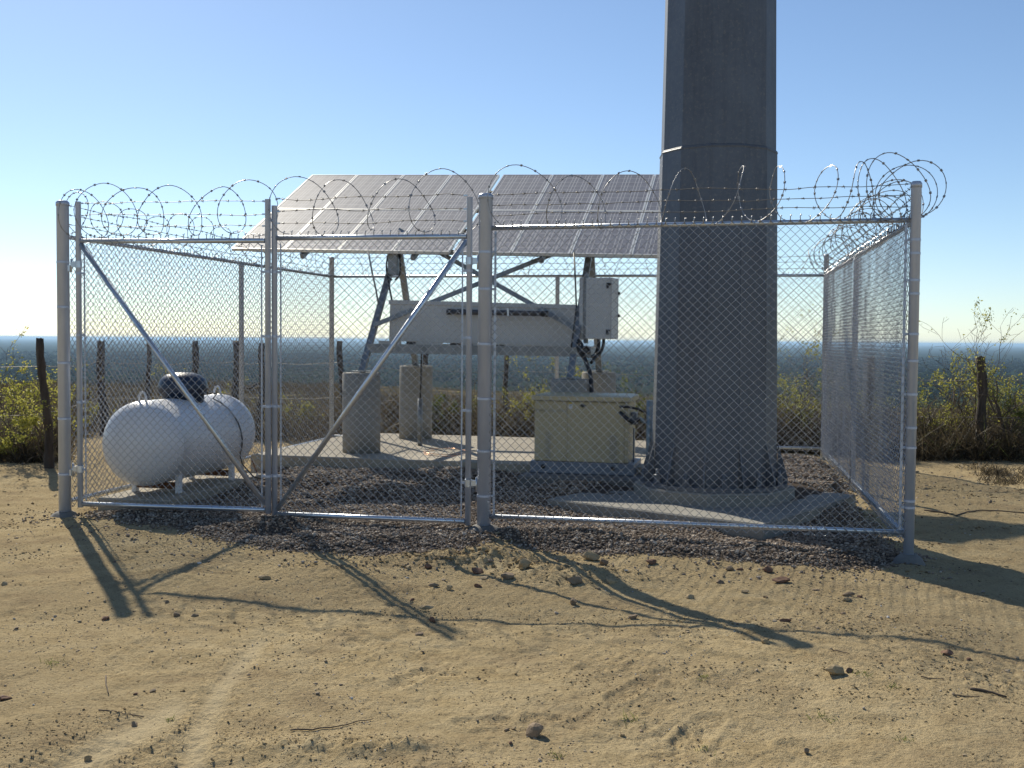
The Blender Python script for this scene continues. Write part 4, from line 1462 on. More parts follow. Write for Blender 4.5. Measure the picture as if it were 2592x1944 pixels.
# ------------------------------------------------------------------ battery box
def make_battery():
    pa = on_y(988, 756, 13.55); zb = 1.505
    pa = Vector((pa.x, 13.45, 0))
    A = pa - U * 0; Lb = 2.28; dep = .55
    root = thing("battery_box", (A.x, A.y, 1.45), "long white battery box resting on the rack beam below the solar array", "battery box")
    rt = Matrix((U.normalized(), V_, Zv)).transposed()
    tilt = Matrix.Rotation(math.atan(SL), 3, V_) if False else Matrix.Rotation(-math.atan(SL), 3, 'Y')
    rt = rt @ tilt
    c0 = A + U * (Lb / 2) + V_ * (dep / 2)
    part("box_body", M['whitebox'], root, lambda m: m.box(c0 + Zv * (zb + .225 - .02), (Lb, dep, .45), rt, .006))
    part("lid", M['whitebox'], root, lambda m: m.box(c0 + Zv * (zb + .47 - .02), (Lb + .016, dep + .02, .055), rt, .006))
    def skirt(x0, x1, z0=.0):
        p = A + U * ((x0 + x1) / 2) + V_ * .02
        part("skirt_board", M['whitebox'], root, lambda m: m.box(p + Zv * (zb - .045 + SL * ((x0 + x1) / 2 - Lb / 2)), (x1 - x0, .03, .05), rt))
    for x0, x1 in ((-.14, .14), (.335, .66), (.90, 1.20), (1.44, 1.66), (1.90, 2.1)): skirt(x0, x1)
    for x in (.27, .82, 1.38, 1.86):
        p = A + U * x + V_ * .26
        part("foot", M['black'], root, lambda m: m.box(p + Zv * (zb - .045 + SL * (x - Lb / 2)), (.11, .5, .05), rt))
    part("cable", M['black'], root, lambda m: m.tube([A + U * 1.02 - V_ * .01 + Zv * (zb + .05), A + U * 1.05 - V_ * .02 + Zv * (zb - .03), A + U * 1.08 - V_ * .02 + Zv * (zb - .09)], .004, 5))


make_battery()
# dark pipe lashed in front of the box
pa = on_y(1134, 789, 13.2); pb = on_y(1385, 794, 12.75)
root = thing("dark_pipe", pa, "dark capped plastic pipe hanging level across the front of the battery box", "pipe")
part("pipe_tube", M['pvc'], root, lambda m: m.tube([pa, pb], .031, 14))
part("end_cap", M['black'], root, lambda m: (m.tube([pa - U * .01, pa + U * .05], .036, 14), m.tube([pa + U * .12, pa + U * .2], .034, 14)))
part("end_cap", M['black'], root, lambda m: m.tube([pb - U * .06, pb + U * .01], .036, 14))
part("hanger_clamp", M['galv'], root, lambda m: m.box(pa.lerp(pb, .62) + Zv * .01, (.02, .075, .09), RZ))

# ------------------------------------------------------------------ controller cabinet
def make_cabinet():
    a = on_y(1483, 800, 12.75); yaw = R(-24)
    rt = Matrix.Rotation(yaw, 3, 'Z'); ux = rt @ Vector((1, 0, 0)); vy = rt @ Vector((0, 1, 0))
    w, d, h = .29, .24, .70; zc = 1.905
    a = Vector((a.x, a.y, 0))
    root = thing("control_cabinet", (a.x, a.y, 1.55), "tall pale grey control cabinet hung on the right leg of the solar rack", "cabinet")
    c = a + ux * (w / 2) + vy * (d / 2) + Zv * zc
    part("cabinet_body", M['cabinet'], root, lambda m: m.box(c, (w, d, h), rt, .004))
    part("side_door", M['cabinet'], root, lambda m: m.box(c + ux * (w / 2 + .013), (.022, d - .004, h - .004), rt, .004))
    part("back_plate", M['cabinet'], root, lambda m: m.box(a - ux * .085 + vy * .12 + Zv * zc, (.05, .10, h + .02), rt, .003))
    part("mounting_channel", M['rack'], root, lambda m: m.box(a - ux * .035 + vy * .1 + Zv * zc, (.045, .05, h + .10), rt, .003))
    for z in (zc + .26, zc - .27):
        part("latch", M['black'], root, lambda m: (m.box(a + ux * (w - .025) - vy * .010 + Zv * z, (.028, .022, .060), rt, .003), m.box(a + ux * (w + .002) - vy * .012 + Zv * (z + .015), (.02, .02, .02), rt, .002)))
    for z in (zc + .18, zc - .08):
        part("hinge", M['black'], root, lambda m: m.box(a + ux * (w + .028) + vy * (d - .01) + Zv * z, (.03, .03, .035), rt, .003))


make_cabinet()


def cable_thing(name, pts, r, label, mat='black'):
    P = [Vector(p) for p in pts]
    # smooth by Catmull-Rom
    out = []
    Q = [P[0]] + P + [P[-1]]
    for i in range(1, len(Q) - 2):
        for k in range(6):
            t = k / 6
            out.append(.5 * ((2 * Q[i]) + (Q[i + 1] - Q[i - 1]) * t + (2 * Q[i - 1] - 5 * Q[i] + 4 * Q[i + 1] - Q[i + 2]) * t * t + (3 * Q[i] - Q[i - 1] - 3 * Q[i + 1] + Q[i + 2]) * t ** 3))
    out.append(P[-1])
    mb = MB(); mb.tube(out, r, 8)
    o = mb.build(name, M[mat])
    for v in o.data.vertices: v.co -= P[0]
    o.location = P[0]
    return tag(o, label, "cable")


cable_thing("cable_bundle", [on_y(1462, 868, 12.6), on_y(1466, 885, 12.55), on_y(1478, 905, 12.5), on_y(1489, 930, 12.45), on_y(1496, 960, 12.4), on_y(1498, 1010, 12.3)], .026, "thick black cable bundle falling from the rack to behind the generator")
cable_thing("black_conduit", [on_y(1516, 858, 12.85), on_y(1515, 875, 12.85), on_y(1509, 893, 12.8), on_y(1500, 902, 12.7), on_y(1486, 900, 12.6)], .020, "left black conduit curving out of the cabinet's underside")
cable_thing("black_conduit", [on_y(1528, 858, 12.85), on_y(1527, 874, 12.85), on_y(1520, 892, 12.8), on_y(1508, 904, 12.7), on_y(1496, 918, 12.55)], .018, "right black conduit making the wider curve out of the cabinet's underside")
cable_thing("tangled_cables", [on_y(1463, 860, 12.6), on_y(1474, 873, 12.55), on_y(1468, 884, 12.5), on_y(1484, 878, 12.5), on_y(1492, 890, 12.5), on_y(1476, 893, 12.45), on_y(1464, 880, 12.5)], .016, "tangled black cables where the beam meets the right leg")
cable_thing("copper_coil", [on_z(1068 + 60 + 55 * math.cos(a * .7), 1140 + 9 * math.sin(a * .7) + a * .5, .205 + .004 * a) - Vector((.0, 0, 0)) for a in range(0, 16)], .004, "shiny copper wire loosely coiled on the slab between the piers", 'copper')["category"] = "wire"
# grounding conduit and cable at the rear left pier
pb_ = PB1 + Vector((.02, -.27, 0))
pipe_p = on_z(1063, 1128, .2)
root = thing("ground_conduit", pipe_p, "short grey upright conduit with a black cable going up, before the rear left pier", "conduit")
part("conduit_pipe", M['rack'], root, lambda m: m.lathe([(.030, .195), (.030, .80), (.026, .80), (.026, .79)], Matrix.Translation((pipe_p.x, pipe_p.y, 0)), 14))
part("riser_cable", M['black'], root, lambda m: m.tube([(pipe_p.x, pipe_p.y, .78), (pipe_p.x + .01, pipe_p.y, 1.0), (pipe_p.x + .012, pipe_p.y + .01, 1.25), (pipe_p.x + .015, pipe_p.y + .02, 1.43)], .011, 7))
# conduit standing by the pole
q0 = on_y(1643, 1150, 11.3)
root = thing("pole_conduit", (q0.x, q0.y, .1), "blue grey conduit standing between the generator and the big pole", "conduit")
part("upright_pipe", M['conduit'], root, lambda m: m.tube([(q0.x, q0.y, .05), (q0.x, q0.y, .93)], .033, 14))
part("side_pipe", M['conduit'], root, lambda m: m.tube([(q0.x, q0.y, .70), (q0.x - .06, q0.y, .71), (q0.x - .10, q0.y, .75)], .020, 10))
part("flexible_hose", M['black'], root, lambda m: (m.tube([(q0.x - .10, q0.y, .74), (q0.x - .16, q0.y, .70), (q0.x - .22, q0.y + .05, .73), (q0.x - .30, q0.y + .08, .80)], .022, 9),
                                                    m.tube([(q0.x - .03, q0.y, .80), (q0.x - .12, q0.y, .84), (q0.x - .22, q0.y, .86), (q0.x - .30, q0.y + .05, .86)], .013, 8)))


# ------------------------------------------------------------------ generator
def text_mesh(s, size):
    cu = bpy.data.curves.new("lettering", 'FONT'); cu.body = s; cu.size = size; cu.extrude = .0008; cu.space_character = 1.05
    ob = bpy.data.objects.new("lettering", cu); COL.objects.link(ob)
    dg = bpy.context.evaluated_depsgraph_get()
    me = bpy.data.meshes.new_from_object(ob.evaluated_get(dg))
    bpy.data.objects.remove(ob); bpy.data.curves.remove(cu)
    return me


def make_generator():
    Yg = 11.68
    A = on_y(1352, 1163, Yg); B_w = 1.00; A = Vector((A.x, A.y, 0))
    z0 = .262; z1 = .90; dep = .62
    ux, vy = U.normalized(), V_
    rt = Matrix((ux, vy, Zv)).transposed()
    root = thing("generator", (A.x, A.y, .13), "beige standby generator with louvres and overhanging lid beside the big pole", "generator")
    def P(x, y, z): return A + ux * x + vy * y + Zv * z
    part("housing", M['beige'], root, lambda m: m.box(P(B_w / 2, dep / 2, (z0 + z1) / 2), (B_w - .01, dep, z1 - z0), rt, .008))
    f1 = part("front_panel", M['beige'], root, lambda m: m.box(P(.175, -.004, (z0 + z1) / 2), (.342, .014, z1 - z0 - .012), rt, .003))
    f2 = part("front_door", M['beige'], root, lambda m: m.box(P(.654, -.004, (z0 + z1) / 2 - .004), (.600, .014, z1 - z0 - .016), rt, .003))
    part("corner_trim", M['beige'], root, lambda m: m.box(P(.980, -.004, (z0 + z1) / 2), (.036, .014, z1 - z0 - .012), rt, .003))
    def lid(m):
        o = .028
        v = [P(-o, -o - .01, z1 + .004), P(B_w + o, -o - .01, z1 + .004), P(B_w + o, dep + o, z1 + .004), P(-o, dep + o, z1 + .004),
             P(-o, -o - .01, z1 + .050), P(B_w + o, -o - .01, z1 + .050), P(B_w + o, dep + o, z1 + .050), P(-o, dep + o, z1 + .050),
             P(-o + .05, .06, z1 + .064), P(B_w + o - .05, .06, z1 + .064), P(B_w + o - .05, dep - .06, z1 + .066), P(-o + .05, dep - .06, z1 + .066)]
        m.add(v, [(3, 2, 1, 0), (0, 1, 5, 4), (1, 2, 6, 5), (2, 3, 7, 6), (3, 0, 4, 7), (4, 5, 9, 8), (5, 6, 10, 9), (6, 7, 11, 10), (7, 4, 8, 11), (8, 9, 10, 11)])
    part("lid", M['beige'], root, lid)
    part("lid_gap", M['darkgap'], root, lambda m: m.box(P(B_w / 2, dep / 2, z1 + .001), (B_w - .004, dep + .012, .006), rt))
    def louv(m, x0, w, zb, n, step):
        for i in range(n):
            m.box(P(x0 + w / 2, -.0125, zb + i * step), (w, .006, .0045), rt)
    part("louvres", M['basegrey'], f1, lambda m: louv(m, .125, .055, .30, 15, .0185))
    part("louvres", M['basegrey'], f2, lambda m: louv(m, .80, .085, .285, 15, .0185))
    part("lock", M['black'], f2, lambda m: (m.lathe([(.020, 0), (.020, .008), (.008, .01), (.0001, .01)], Matrix.Translation(P(.52, -.011, .855)) @ rt.to_4x4() @ Matrix.Rotation(R(90), 4, 'X'), 16),
                                             m.box(P(.52, -.013, .855), (.058, .005, .016), rt)))
    part("sticker", [M['paper'], M['yellow'], M['black']], f2, lambda m: (m.box(P(.390, -.0118, .845), (.036, .0015, .048), rt), m.box(P(.390, -.0118, .878), (.036, .0015, .016), rt, 0, 1), m.box(P(.390, -.0128, .856), (.015, .0012, .016), rt, 0, 2)))
    for s, size, x, wcol, nm in (("KOHLER", .032, .018, M['black'], "brand_lettering"), ("POWER SYSTEMS", .0245, .155, M['basegrey'], "name_lettering")):
        me = text_mesh(s, size)
        o = bpy.data.objects.new(nm, me); COL.objects.link(o)
        me.materials.clear(); me.materials.append(wcol)
        # widen the strokes of the brand name
        fm = Matrix.Translation(P(x, -.0122, .787) - ORG[f1.name]) @ rt.to_4x4() @ Matrix.Rotation(R(90), 4, 'X')
        me.transform(fm)
        o.parent = f1; ORG[o.name] = ORG[f1.name]
    part("base_frame", M['basegrey'], root, lambda m: m.box(P(B_w / 2 + .01, dep / 2, .196), (B_w + .10, dep + .02, .125), rt, .006))
    for x in (.10, .84):
        part("lifting_eye", M['black'], root, lambda m: m.lathe([(.024, 0), (.024, .006), (.0001, .006)], Matrix.Translation(P(x, -.0115, .205)) @ rt.to_4x4() @ Matrix.Rotation(R(90), 4, 'X'), 14))
    part("inlet_box", M['basegrey'], root, lambda m: (m.box(P(B_w + .03, .22, .72), (.06, .14, .13), rt, .006), m.tube([P(B_w + .03, .2, .62), P(B_w + .03, .2, .2)], .009, 7)))


make_generator()

# ------------------------------------------------------------------ old wooden posts and their wire
WP = [  # photo x, y top, y base, depth, bend
    (102, 858, 1215, 13.6, .12, .050, "leaning dark wooden post left of the thick left gate post, nearest on the left"),
    (256, 864, 1080, 18.0, .05, .062, "thick rough wooden post, first seen through the left gate leaf"),
    (377, 869, 1080, 18.4, .02, .038, "thin wooden post crossed by the left gate brace"),
    (494, 865, 1080, 18.6, -.02, .055, "straight wooden post right behind the tank's blue dome"),
    (598, 865, 1080, 18.8, -.03, .058, "knotty wooden post beside the left fence's middle pipe post"),
    (662, 870, 1080, 18.8, -.03, .055, "wooden post just left of the centre gate stiles"),
    (859, 865, 1085, 18.4, .10, .050, "bent wooden post right of the rear left fence corner"),
    (1078, 893, 1085, 18.6, 0, .052, "wooden post seen under the rack beam above the rear left pier"),
    (1283, 895, 1090, 18.8, 0, .042, "slim wooden post behind the fence right of the middle post"),
    (2203, 905, 1110, 16.6, .03, .062, "wooden post seen through the right side fence"),
    (2481, 903, 1145, 15.4, .05, .065, "thick dark wooden post standing in the scrub at the far right"),
]
wtops = []
for i, (px, yt, yb, Y, bend, r, lab) in enumerate(WP):
    t = on_y(px, yt, Y); b0 = Vector((t.x + bend, Y - .05, 0)); zg = gz(b0.x, b0.y) - .1
    rs = random.Random(i + 5)
    pts = []; rad = []
    n = 16
    for k in range(n + 1):
        f = k / n
        x = b0.x + (t.x - b0.x) * f + .03 * math.sin(f * 5 + i) * math.sin(math.pi * f)
        pts.append((x + rs.uniform(-.004, .004), b0.y + .05 * f + rs.uniform(-.004, .004), zg + (t.z - zg) * f))
        rad.append(r * (1.12 - .2 * f + .10 * math.sin(f * 17 + i * 2) * rs.random()))
    mb = MB(); mb.tube(pts, rad, 11)
    for v in range(len(mb.v)):
        x, y, z = mb.v[v]; mb.v[v] = (x + rs.uniform(-.006, .006), y + rs.uniform(-.006, .006), z + (rs.uniform(-.02, .02) if z > t.z - .01 else 0))
    o = mb.build("wooden_post", M['wood'])
    for v in o.data.vertices: v.co -= Vector((b0.x, b0.y, zg))
    o.location = (b0.x, b0.y, zg)
    tag(o, lab, "wooden post", "old wooden fence posts behind the enclosure")
    wtops.append((Vector(pts[-1]), zg))


def rail_wire(seq, frac, label, seed):
    mb = MB()
    for a in range(len(seq) - 1):
        p, zg = seq[a]; q, zh = seq[a + 1]
        A = Vector((p.x, p.y - .06, lerp(zg, p.z, frac))); B = Vector((q.x, q.y - .06, lerp(zh, q.z, frac)))
        barbed(mb, A, B, seed + a, r=.0030, step=.14, wob=.012, sag=.03)
    o = mb.build("barbed_wire_strand", M['barb'])
    tag(o, label, "barbed wire", "barbed wires of the old wooden fence")


far_l = (Vector((-9.5, 13.2, 1.5)), -.1); far_r = (Vector((10.5, 14.9, 1.3)), -.1)
rail_wire([far_l] + wtops[:9] + wtops[9:] + [far_r], .80, "upper barbed wire strung along the old wooden posts", 60)
rail_wire([far_l] + wtops[:9] + wtops[9:] + [far_r], .45, "lower barbed wire strung along the old wooden posts", 80)
mb = MB(); a = wtops[4][0]; b2 = wtops[5][0]
za = on_y(600, 965, 18.7).z
mb.tube([(lerp(a.x, b2.x, t), 18.7, za - .10 * math.sin(math.pi * t * .9) + .02 * math.sin(9 * t)) for t in [i / 10 for i in range(11)]], [.018 + .004 * math.sin(i) for i in range(11)], 6)
tag(mb.build("tied_branch", M['wood']), "sagging branch tied between two wooden posts behind the left fence", "branch")

# ------------------------------------------------------------------ vegetation
def shrub(name, base, hgt, spread, nst, nleaf, mat, label, seed, group="yellow green shrubs along the hill edge", leaf=.020, bare=0.0, lean=0.0, up=1.0, cat="shrub", twist=.35, rthick=.012, low=.25):
    rs = random.Random(seed); nr = np.random.default_rng(seed)
    zg = gz(base.x, base.y) - .03
    root = thing(name, (base.x, base.y, zg), label, cat, group)
    mb = MB(); tips = []
    def grow(p, d, L, r, lev):
        n = max(3, int(L / .09)); pts = [p.copy()]; rad = [r]
        for i in range(n):
            d = (d + Vector((rs.uniform(-1, 1), rs.uniform(-1, 1), rs.uniform(-.6, .9))) * twist).normalized()
            p = p + d * (L / n)
            pts.append(p.copy()); rad.append(max(.0022, r * (1 - .65 * (i + 1) / n)))
            if lev < 3 and i > 0 and rs.random() < (.62 if lev < 2 else .45):
                s = Vector((rs.uniform(-1, 1), rs.uniform(-1, 1), rs.uniform(-.35, .8))).normalized()
                grow(p.copy(), (d * .6 + s * .9).normalized(), L * rs.uniform(.35, .62), rad[-1] * .62, lev + 1)
            if p.z - zg > hgt * low: tips.append((p.copy(), lev))
        mb.tube(pts, rad, 5 if lev < 2 else 3, False, True)
    for i in range(nst):
        a = rs.uniform(0, 2 * math.pi)
        d = Vector((math.cos(a) * spread + lean, math.sin(a) * spread, up)).normalized()
        grow(Vector((base.x + rs.uniform(-.1, .1) * spread, base.y + rs.uniform(-.1, .1), zg)), d, hgt * rs.uniform(.65, 1.0), rthick * hgt * rs.uniform(.7, 1.2), 0)
    mb.build("stems", M['twig'], root)
    if nleaf and tips:
        w = np.array([(.4 + l) for _, l in tips]); w /= w.sum()
        # leaves gather on some twigs and leave others bare
        gate = nr.random(len(tips)) > bare
        cl = np.array([float(v) for v in vnoise(np.array([t[0].x * 5 for t in tips]), np.array([t[0].z * 5 for t in tips]), seed)])
        w = w * gate * np.clip((cl - .3) * 3, .02, 1); w /= w.sum()
        k = nr.choice(len(tips), nleaf, p=w)
        P = np.array([tuple(tips[i][0]) for i in k]) + nr.normal(0, .028, (nleaf, 3))
        s = leaf * nr.uniform(.5, 1.15, nleaf)
        a = nr.normal(size=(nleaf, 3)); a /= np.linalg.norm(a, axis=1, keepdims=True)
        b = np.cross(a, nr.normal(size=(nleaf, 3))); b /= np.linalg.norm(b, axis=1, keepdims=True)
        c = np.cross(a, b)
        q = np.stack([P - b * s[:, None], P + a * .15 * s[:, None] + c * s[:, None] * .5, P + b * s[:, None] * 1.1, P + a * .15 * s[:, None] - c * s[:, None] * .5], 1).reshape(-1, 3)
        F = np.arange(nleaf * 4).reshape(-1, 4)
        org = ORG[root.name]
        o = np_mesh("leaves", q - np.array(org), F, mat, {"rnd": np.repeat(nr.random(nleaf), 4)}, parent=root)
    return root


def at(px, Y): p = on_y(px, 900, Y); return Vector((p.x, Y, 0))


SH = [  # px, depth, height, spread, stems, leaves, mat, bare, seed, label
    (30, 14.2, .75, .9, 7, 1900, 'leaf_y', .2, 1, "bright yellow green shrub at the left edge of the picture"),
    (88, 14.6, 1.25, .55, 6, 1500, 'leaf_y', .3, 2, "tall thin yellow green shrub behind the leaning wooden post"),
    (138, 14.3, 1.15, .6, 6, 1500, 'leaf_y', .3, 3, "leafy shrub between the leaning wooden post and the left gate post"),
    (560, 19.2, 1.05, .5, 4, 480, 'leaf_y', .4, 4, "thin yellow shrub by the straight wooden post behind the tank"),
    (440, 19.3, .85, .6, 5, 420, 'leaf_y', .4, 5, "low yellow shrub just left of the tank's dome"),
    (740, 19.2, .60, .9, 6, 900, 'leaf_y', .3, 6, "low yellow green shrub right of the centre gate stiles"),
    (240, 19.0, .62, .8, 5, 420, 'leaf_y', .4, 7, "sparse small shrub behind the left end of the tank"),
    (1165, 17.8, .78, .9, 7, 1500, 'leaf_g', .25, 8, "round olive shrub left of the middle post behind the slab"),
    (1290, 18.2, .80, .9, 6, 1000, 'leaf_y', .3, 9, "yellowish shrub between the middle post and the generator"),
    (1385, 18.4, 1.18, .55, 5, 900, 'leaf_y', .3, 10, "taller yellow shrub rising left of the front right pier"),
    (1600, 17.5, 1.05, .7, 6, 1500, 'leaf_g', .25, 11, "olive shrub between the generator and the big pole"),
    (1990, 17.0, 1.25, .7, 7, 1700, 'leaf_y', .3, 12, "yellow green bush right of the big pole behind the rear fence"),
    (2070, 16.8, 1.35, .6, 6, 1500, 'leaf_y', .3, 13, "tall yellow green bush beside the rear right corner post"),
    (2180, 17.6, .9, .8, 6, 900, 'leaf_y', .35, 14, "shrub behind the right side fence next to its wooden post"),
    (2365, 16.4, 1.10, .75, 8, 1300, 'leaf_y', .25, 15, "bright yellow shrub just right of the front corner post"),
    (2415, 16.0, 1.0, .45, 4, 420, 'leaf_y', .4, 16, "slim young shrub left of the thick dark wooden post"),
    (2520, 15.9, 1.05, .8, 8, 1900, 'leaf_y', .2, 17, "spreading yellow green shrub right of the thick dark wooden post"),
    (2590, 15.3, .85, .9, 8, 1700, 'leaf_g', .2, 18, "dense green shrub at the right edge of the picture"),
]
for (px, Y, h, sp, ns, nl, mt, bare, sd, lab) in SH:
    shrub("shrub", at(px, Y), h * 1.0, sp, ns, int(nl * (1.0 if px < 200 or px > 2200 else 1.35)), M[mt], lab, sd, leaf=.021, bare=bare)
shrub("bare_tree", at(2462, 16.1), 1.25, .55, 5, 0, M['leaf_y'], "leafless dark shrub with crooked twigs standing above the horizon at right", 41, group="taller shrubs at the right", twist=.42, rthick=.016, cat="shrub")
shrub("small_tree", at(2575, 15.5), 1.72, .32, 4, 1700, M['leaf_y'], "tallest shrub at the right edge with sparse yellow leaf tips", 45, group="taller shrubs at the right", bare=.3, twist=.26, rthick=.014, low=.5, lean=.0, cat="shrub")


def scrub():
    """dry brown brush and grass tufts along the hill edge"""
    blobs = []
    def add(px0, px1, Y0, Y1, n, h, s=.5):
        for _ in range(n):
            px = rng.uniform(px0, px1); Y = rng.uniform(Y0, Y1); p = at(px, Y)
            blobs.append((p.x, Y, h * rng.uniform(.5, 1.15), s * rng.uniform(.6, 1.3)))
    add(-120, 150, 13.9, 16.0, 45, .6)
    add(120, 900, 17.4, 21.5, 120, .62)
    add(-200, 900, 21, 37, 190, .38, 1.0)
    add(850, 1900, 21, 29, 90, .45, .9)
    add(850, 1700, 17.2, 21, 170, .85)
    add(1880, 2200, 16.0, 19.5, 90, .95)
    add(2180, 2800, 15.0, 18.8, 150, .85)
    add(2440, 2800, 12.3, 14.2, 16, .16, .4)
    P = []; D = []; Wd = []; Ln = []; C = []
    for (x, y, h, s) in blobs:
        n = int(260 * max(.4, s) * (1 + h))
        a = rng.uniform(0, 2 * np.pi, n); r = s * .5 * np.sqrt(rng.random(n))
        bx = x + np.cos(a) * r; by = y + np.sin(a) * r
        dz = rng.uniform(.3, 1, n)
        dx = rng.normal(0, .55, n); dy = rng.normal(0, .55, n)
        lift = rng.uniform(0, .65, n) ** 1.5 * h * (1 - (r / (s * .5 + 1e-6)) ** 2 * .7)
        P.append(np.stack([bx, by, height(bx, by) - .01 + lift], 1))
        d = np.stack([dx, dy, dz], 1); d /= np.linalg.norm(d, axis=1, keepdims=True); D.append(d)
        Ln.append(h * rng.uniform(.18, .62, n)); Wd.append(rng.uniform(.0025, .006, n)); C.append(np.clip(rng.normal(rng.uniform(.3, .65), .2, n), 0, 1))
    P = np.concatenate(P); D = np.concatenate(D); Ln = np.concatenate(Ln); Wd = np.concatenate(Wd); C = np.concatenate(C)
    sd = np.cross(D, rng.normal(size=P.shape)); sd /= np.linalg.norm(sd, axis=1, keepdims=True)
    bend = rng.normal(0, .22, P.shape) * Ln[:, None]
    m1 = P + D * Ln[:, None] * .5 + bend * .4; m2 = P + D * Ln[:, None] + bend
    w = Wd[:, None]
    Vv = np.stack([P - sd * w, P + sd * w, m1 + sd * w * .8, m1 - sd * w * .8, m2 + sd * w * .25, m2 - sd * w * .25], 1).reshape(-1, 3)
    b = np.arange(len(P))[:, None] * 6
    F = np.concatenate([b + np.array([[0, 1, 2, 3]]), b + np.array([[3, 2, 4, 5]])])
    o = np_mesh("dry_scrub", Vv, F, M['dry'], {"rnd": np.repeat(C, 6)})
    tag(o, "dry brown brush and grass along the edge of the hilltop", "dry brush", kind="stuff")
    # small leaves caught in the brush
    k = rng.choice(len(P), 26000); L = P[k] + D[k] * (Ln[k] * rng.random(len(k)))[:, None]
    s = rng.uniform(.005, .013, len(k)); a = rng.normal(size=L.shape); a /= np.linalg.norm(a, axis=1, keepdims=True)
    c = np.cross(a, rng.normal(size=L.shape)); c /= np.linalg.norm(c, axis=1, keepdims=True)
    q = np.stack([L - a * s[:, None], L + c * s[:, None] * .6, L + a * s[:, None], L - c * s[:, None] * .6], 1).reshape(-1, 3)
    o2 = np_mesh("scrub_leaves", q, np.arange(len(k) * 4).reshape(-1, 4), M['dry'], {"rnd": np.repeat(rng.random(len(k)), 4)})
    tag(o2, "small dry leaves caught in the brush along the hill edge", "dry leaves", kind="stuff")


scrub()


def forest():
    n = 26000
    a = rng.uniform(-31, 31, n); r = np.exp(rng.uniform(math.log(430), math.log(5200), n))
    x = np.sin(np.radians(a)) * r; y = np.cos(np.radians(a)) * r
    den = vnoise(x * .004, y * .006, 400)
    keep = rng.random(n) < np.clip(den * 2 - .25, .12, 1)
    x, y, r = x[keep], y[keep], r[keep]
    s = rng.uniform(2.2, 5.2, len(x)) * np.clip(r / 1200, .8, 1.9)
    ton = np.clip(vnoise(x * .003, y * .0045, 401) * .55 + rng.normal(0, .05, len(x)) + np.clip((2900 - r) / 1500, 0, 1) * .45, 0, 1)
    v, f = ico()
    o = scatter("forest", np.stack([x, y, height(x, y)], 1), s, M['forest'], (v, f), flat=.55, jit=.3, sink=.1, smooth=True, rnd=ton)
    tag(o, "far-off low forest covering the plain below the hill", "forest", kind="stuff")


forest()

# weeds and twigs on the sand
def weed(px, py, size, label, seed, n=24):
    p = on_z(px, py, -.07); zg = gz(p.x, p.y)
    nr = np.random.default_rng(seed)
    P = np.stack([nr.normal(0, size * .35, n), nr.normal(0, size * .35, n), np.zeros(n)], 1)
    D = np.stack([nr.normal(0, .6, n), nr.normal(0, .6, n), nr.uniform(.35, 1, n)], 1); D /= np.linalg.norm(D, axis=1, keepdims=True)
    L = size * nr.uniform(.2, .5, n); w = .0016
    s = np.cross(D, nr.normal(size=D.shape)); s /= np.linalg.norm(s, axis=1, keepdims=True)
    P[:, 2] = height(P[:, 0] + p.x, P[:, 1] + p.y) - zg
    V = np.stack([P - s * w, P + s * w, P + D * L[:, None] + s * w * .3, P + D * L[:, None] - s * w * .3], 1).reshape(-1, 3)
    o = np_mesh("weed_tuft", V, np.arange(n * 4).reshape(-1, 4), M['weed'], {"rnd": np.repeat(nr.random(n), 4)})
    o.location = (p.x, p.y, zg)
    tag(o, label, "weed", "tiny green weed tufts on the sand")


WD = [(1604, 1832, .10, "yellow green weed tuft right of the largest foreground rock"),
      (1412, 1922, .06, "dark little weed near the bottom edge, right of centre"),
      (2088, 1823, .10, "weed tuft below the notched tan chunk near the bottom right"),
      (2288, 1878, .06, "small bright weed close to the bottom edge at right"),
      (1780, 1732, .06, "olive weed left of the notched tan chunk"),
      (2180, 1728, .08, "thin weed just below the right end of the notched tan chunk"),
      (430, 1828, .05, "small green weed right of the lower tyre track"),
      (135, 1684, .10, "olive weed patch on the left side of the sand"),
      (1775, 1902, .06, "weed tuft near the bottom edge between centre and right"),
      (2255, 1755, .07, "faint weed tuft right of the notched tan chunk")]
for i, (px, py, s, lab) in enumerate(WD): weed(px, py, s * .8, lab, 500 + i)

TW = [([(735, 1868), (790, 1866), (850, 1852), (900, 1840), (945, 1832)], "long thin curved twig near the bottom, left of centre"),
      ([(250, 1814), (310, 1818), (365, 1821)], "straight thin twig beside the lower tyre track"),
      ([(2455, 1757), (2500, 1762), (2548, 1771)], "thicker dry stick near the right edge, upper of two"),
      ([(2418, 1774), (2450, 1776), (2478, 1777)], "short dry stick near the right edge, lower of two"),
      ([(2100, 1670), (2120, 1674), (2150, 1681)], "short twig above the notched tan chunk"),
      ([(268, 1720), (268, 1745), (275, 1768)], "small upright-looking curved twig on the left sand"),
      ([(2340, 1283), (2420, 1292), (2480, 1278), (2592, 1282), (2700, 1290)], "long dark root or cable lying on the sand right of the corner post"),
      ([(2330, 1733), (2370, 1737), (2390, 1736)], "small dry stick between the notched chunk and the right edge")]
for i, (pp, lab) in enumerate(TW):
    pts = []
    for (px, py) in pp:
        p = on_z(px, py, -.07); pts.append(Vector((p.x, p.y, gz(p.x, p.y) + .006)))
    ex = []
    for a in range(len(pts) - 1):
        for k in range(4):
            q = pts[a].lerp(pts[a + 1], k / 4); q.z = gz(q.x, q.y) + .006; ex.append(q)
    ex.append(pts[-1])
    mb = MB(); r0 = .0035 if i not in (2, 6) else .008
    mb.tube(ex, [r0 * (1 - .5 * k / len(ex)) for k in range(len(ex))], 5)
    o = mb.build("dry_twig", M['twig'])
    for v in o.data.vertices: v.co -= ex[0]
    o.location = ex[0]
    tag(o, lab, "twig", "dry twigs lying on the sand")

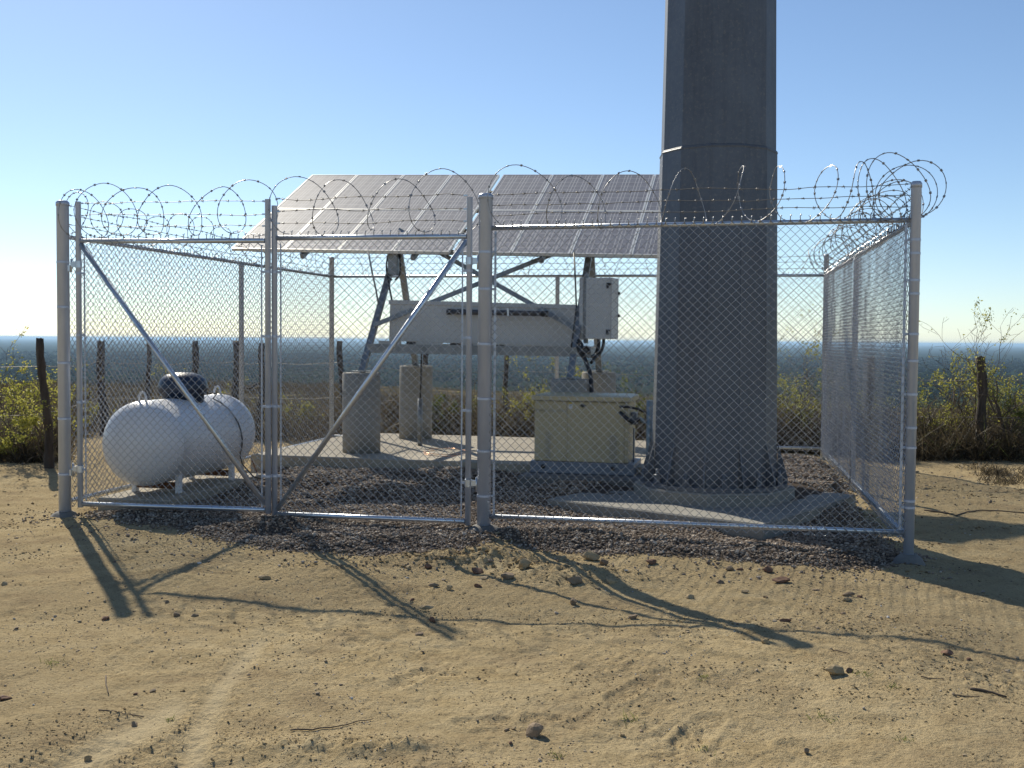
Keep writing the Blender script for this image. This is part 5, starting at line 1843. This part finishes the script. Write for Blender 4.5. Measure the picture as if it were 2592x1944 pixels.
# ------------------------------------------------------------------ light, sky, air
SUN_EL, SUN_AZ = 35.3, -26.6       # azimuth from +Y, negative = left
sd = Vector((math.sin(R(SUN_AZ)) * math.cos(R(SUN_EL)), math.cos(R(SUN_AZ)) * math.cos(R(SUN_EL)), math.sin(R(SUN_EL))))
sun = bpy.data.lights.new("sun", 'SUN'); so = bpy.data.objects.new("sun", sun); COL.objects.link(so)
sun.energy = 5.0; sun.angle = R(.53); sun.color = (1.0, .92, .77)
so.rotation_euler = (-sd).to_track_quat('-Z', 'Y').to_euler()
so.location = sd * 50

wd = bpy.data.worlds.new("World"); scene.world = wd; wd.use_nodes = True
nt = wd.node_tree; bg = nt.nodes["Background"]
sky = nt.nodes.new("ShaderNodeTexSky"); sky.sky_type = 'NISHITA'; sky.sun_disc = False
sky.sun_elevation = R(SUN_EL); sky.sun_rotation = R(SUN_AZ)
sky.altitude = 150; sky.air_density = .80; sky.dust_density = .18; sky.ozone_density = 2.2
tint = mix(nt, 1.0, sky.outputs[0], (.96, 1.0, 1.02), 'MULTIPLY')
nt.links.new(tint, bg.inputs[0]); bg.inputs[1].default_value = .107

HAZE = True
if HAZE:
    m = bpy.data.materials.new("haze_air"); m.use_nodes = True
    t = m.node_tree; t.nodes.remove(t.nodes["Principled BSDF"])
    pv = t.nodes.new("ShaderNodeVolumePrincipled")
    pv.inputs["Color"].default_value = (.50, .74, 1.0, 1); pv.inputs["Density"].default_value = 6e-5
    pv.inputs["Anisotropy"].default_value = .2
    t.links.new(pv.outputs[0], t.nodes["Material Output"].inputs["Volume"])
    mb = MB(); S = 160000
    mb.box((0, 0, (22 - 75) / 2), (2 * S, 2 * S, 97))
    hz = mb.build("haze", m); tag(hz, kind="stuff")

# ------------------------------------------------------------------ render settings
scene.render.engine = 'CYCLES'
scene.cycles.volume_bounces = 1
scene.cycles.max_bounces = 6
scene.view_settings.view_transform = 'Standard'; scene.view_settings.look = 'None'
scene.view_settings.gamma = 1; scene.view_settings.exposure = .2
scene.render.resolution_x = 1024; scene.render.resolution_y = 768
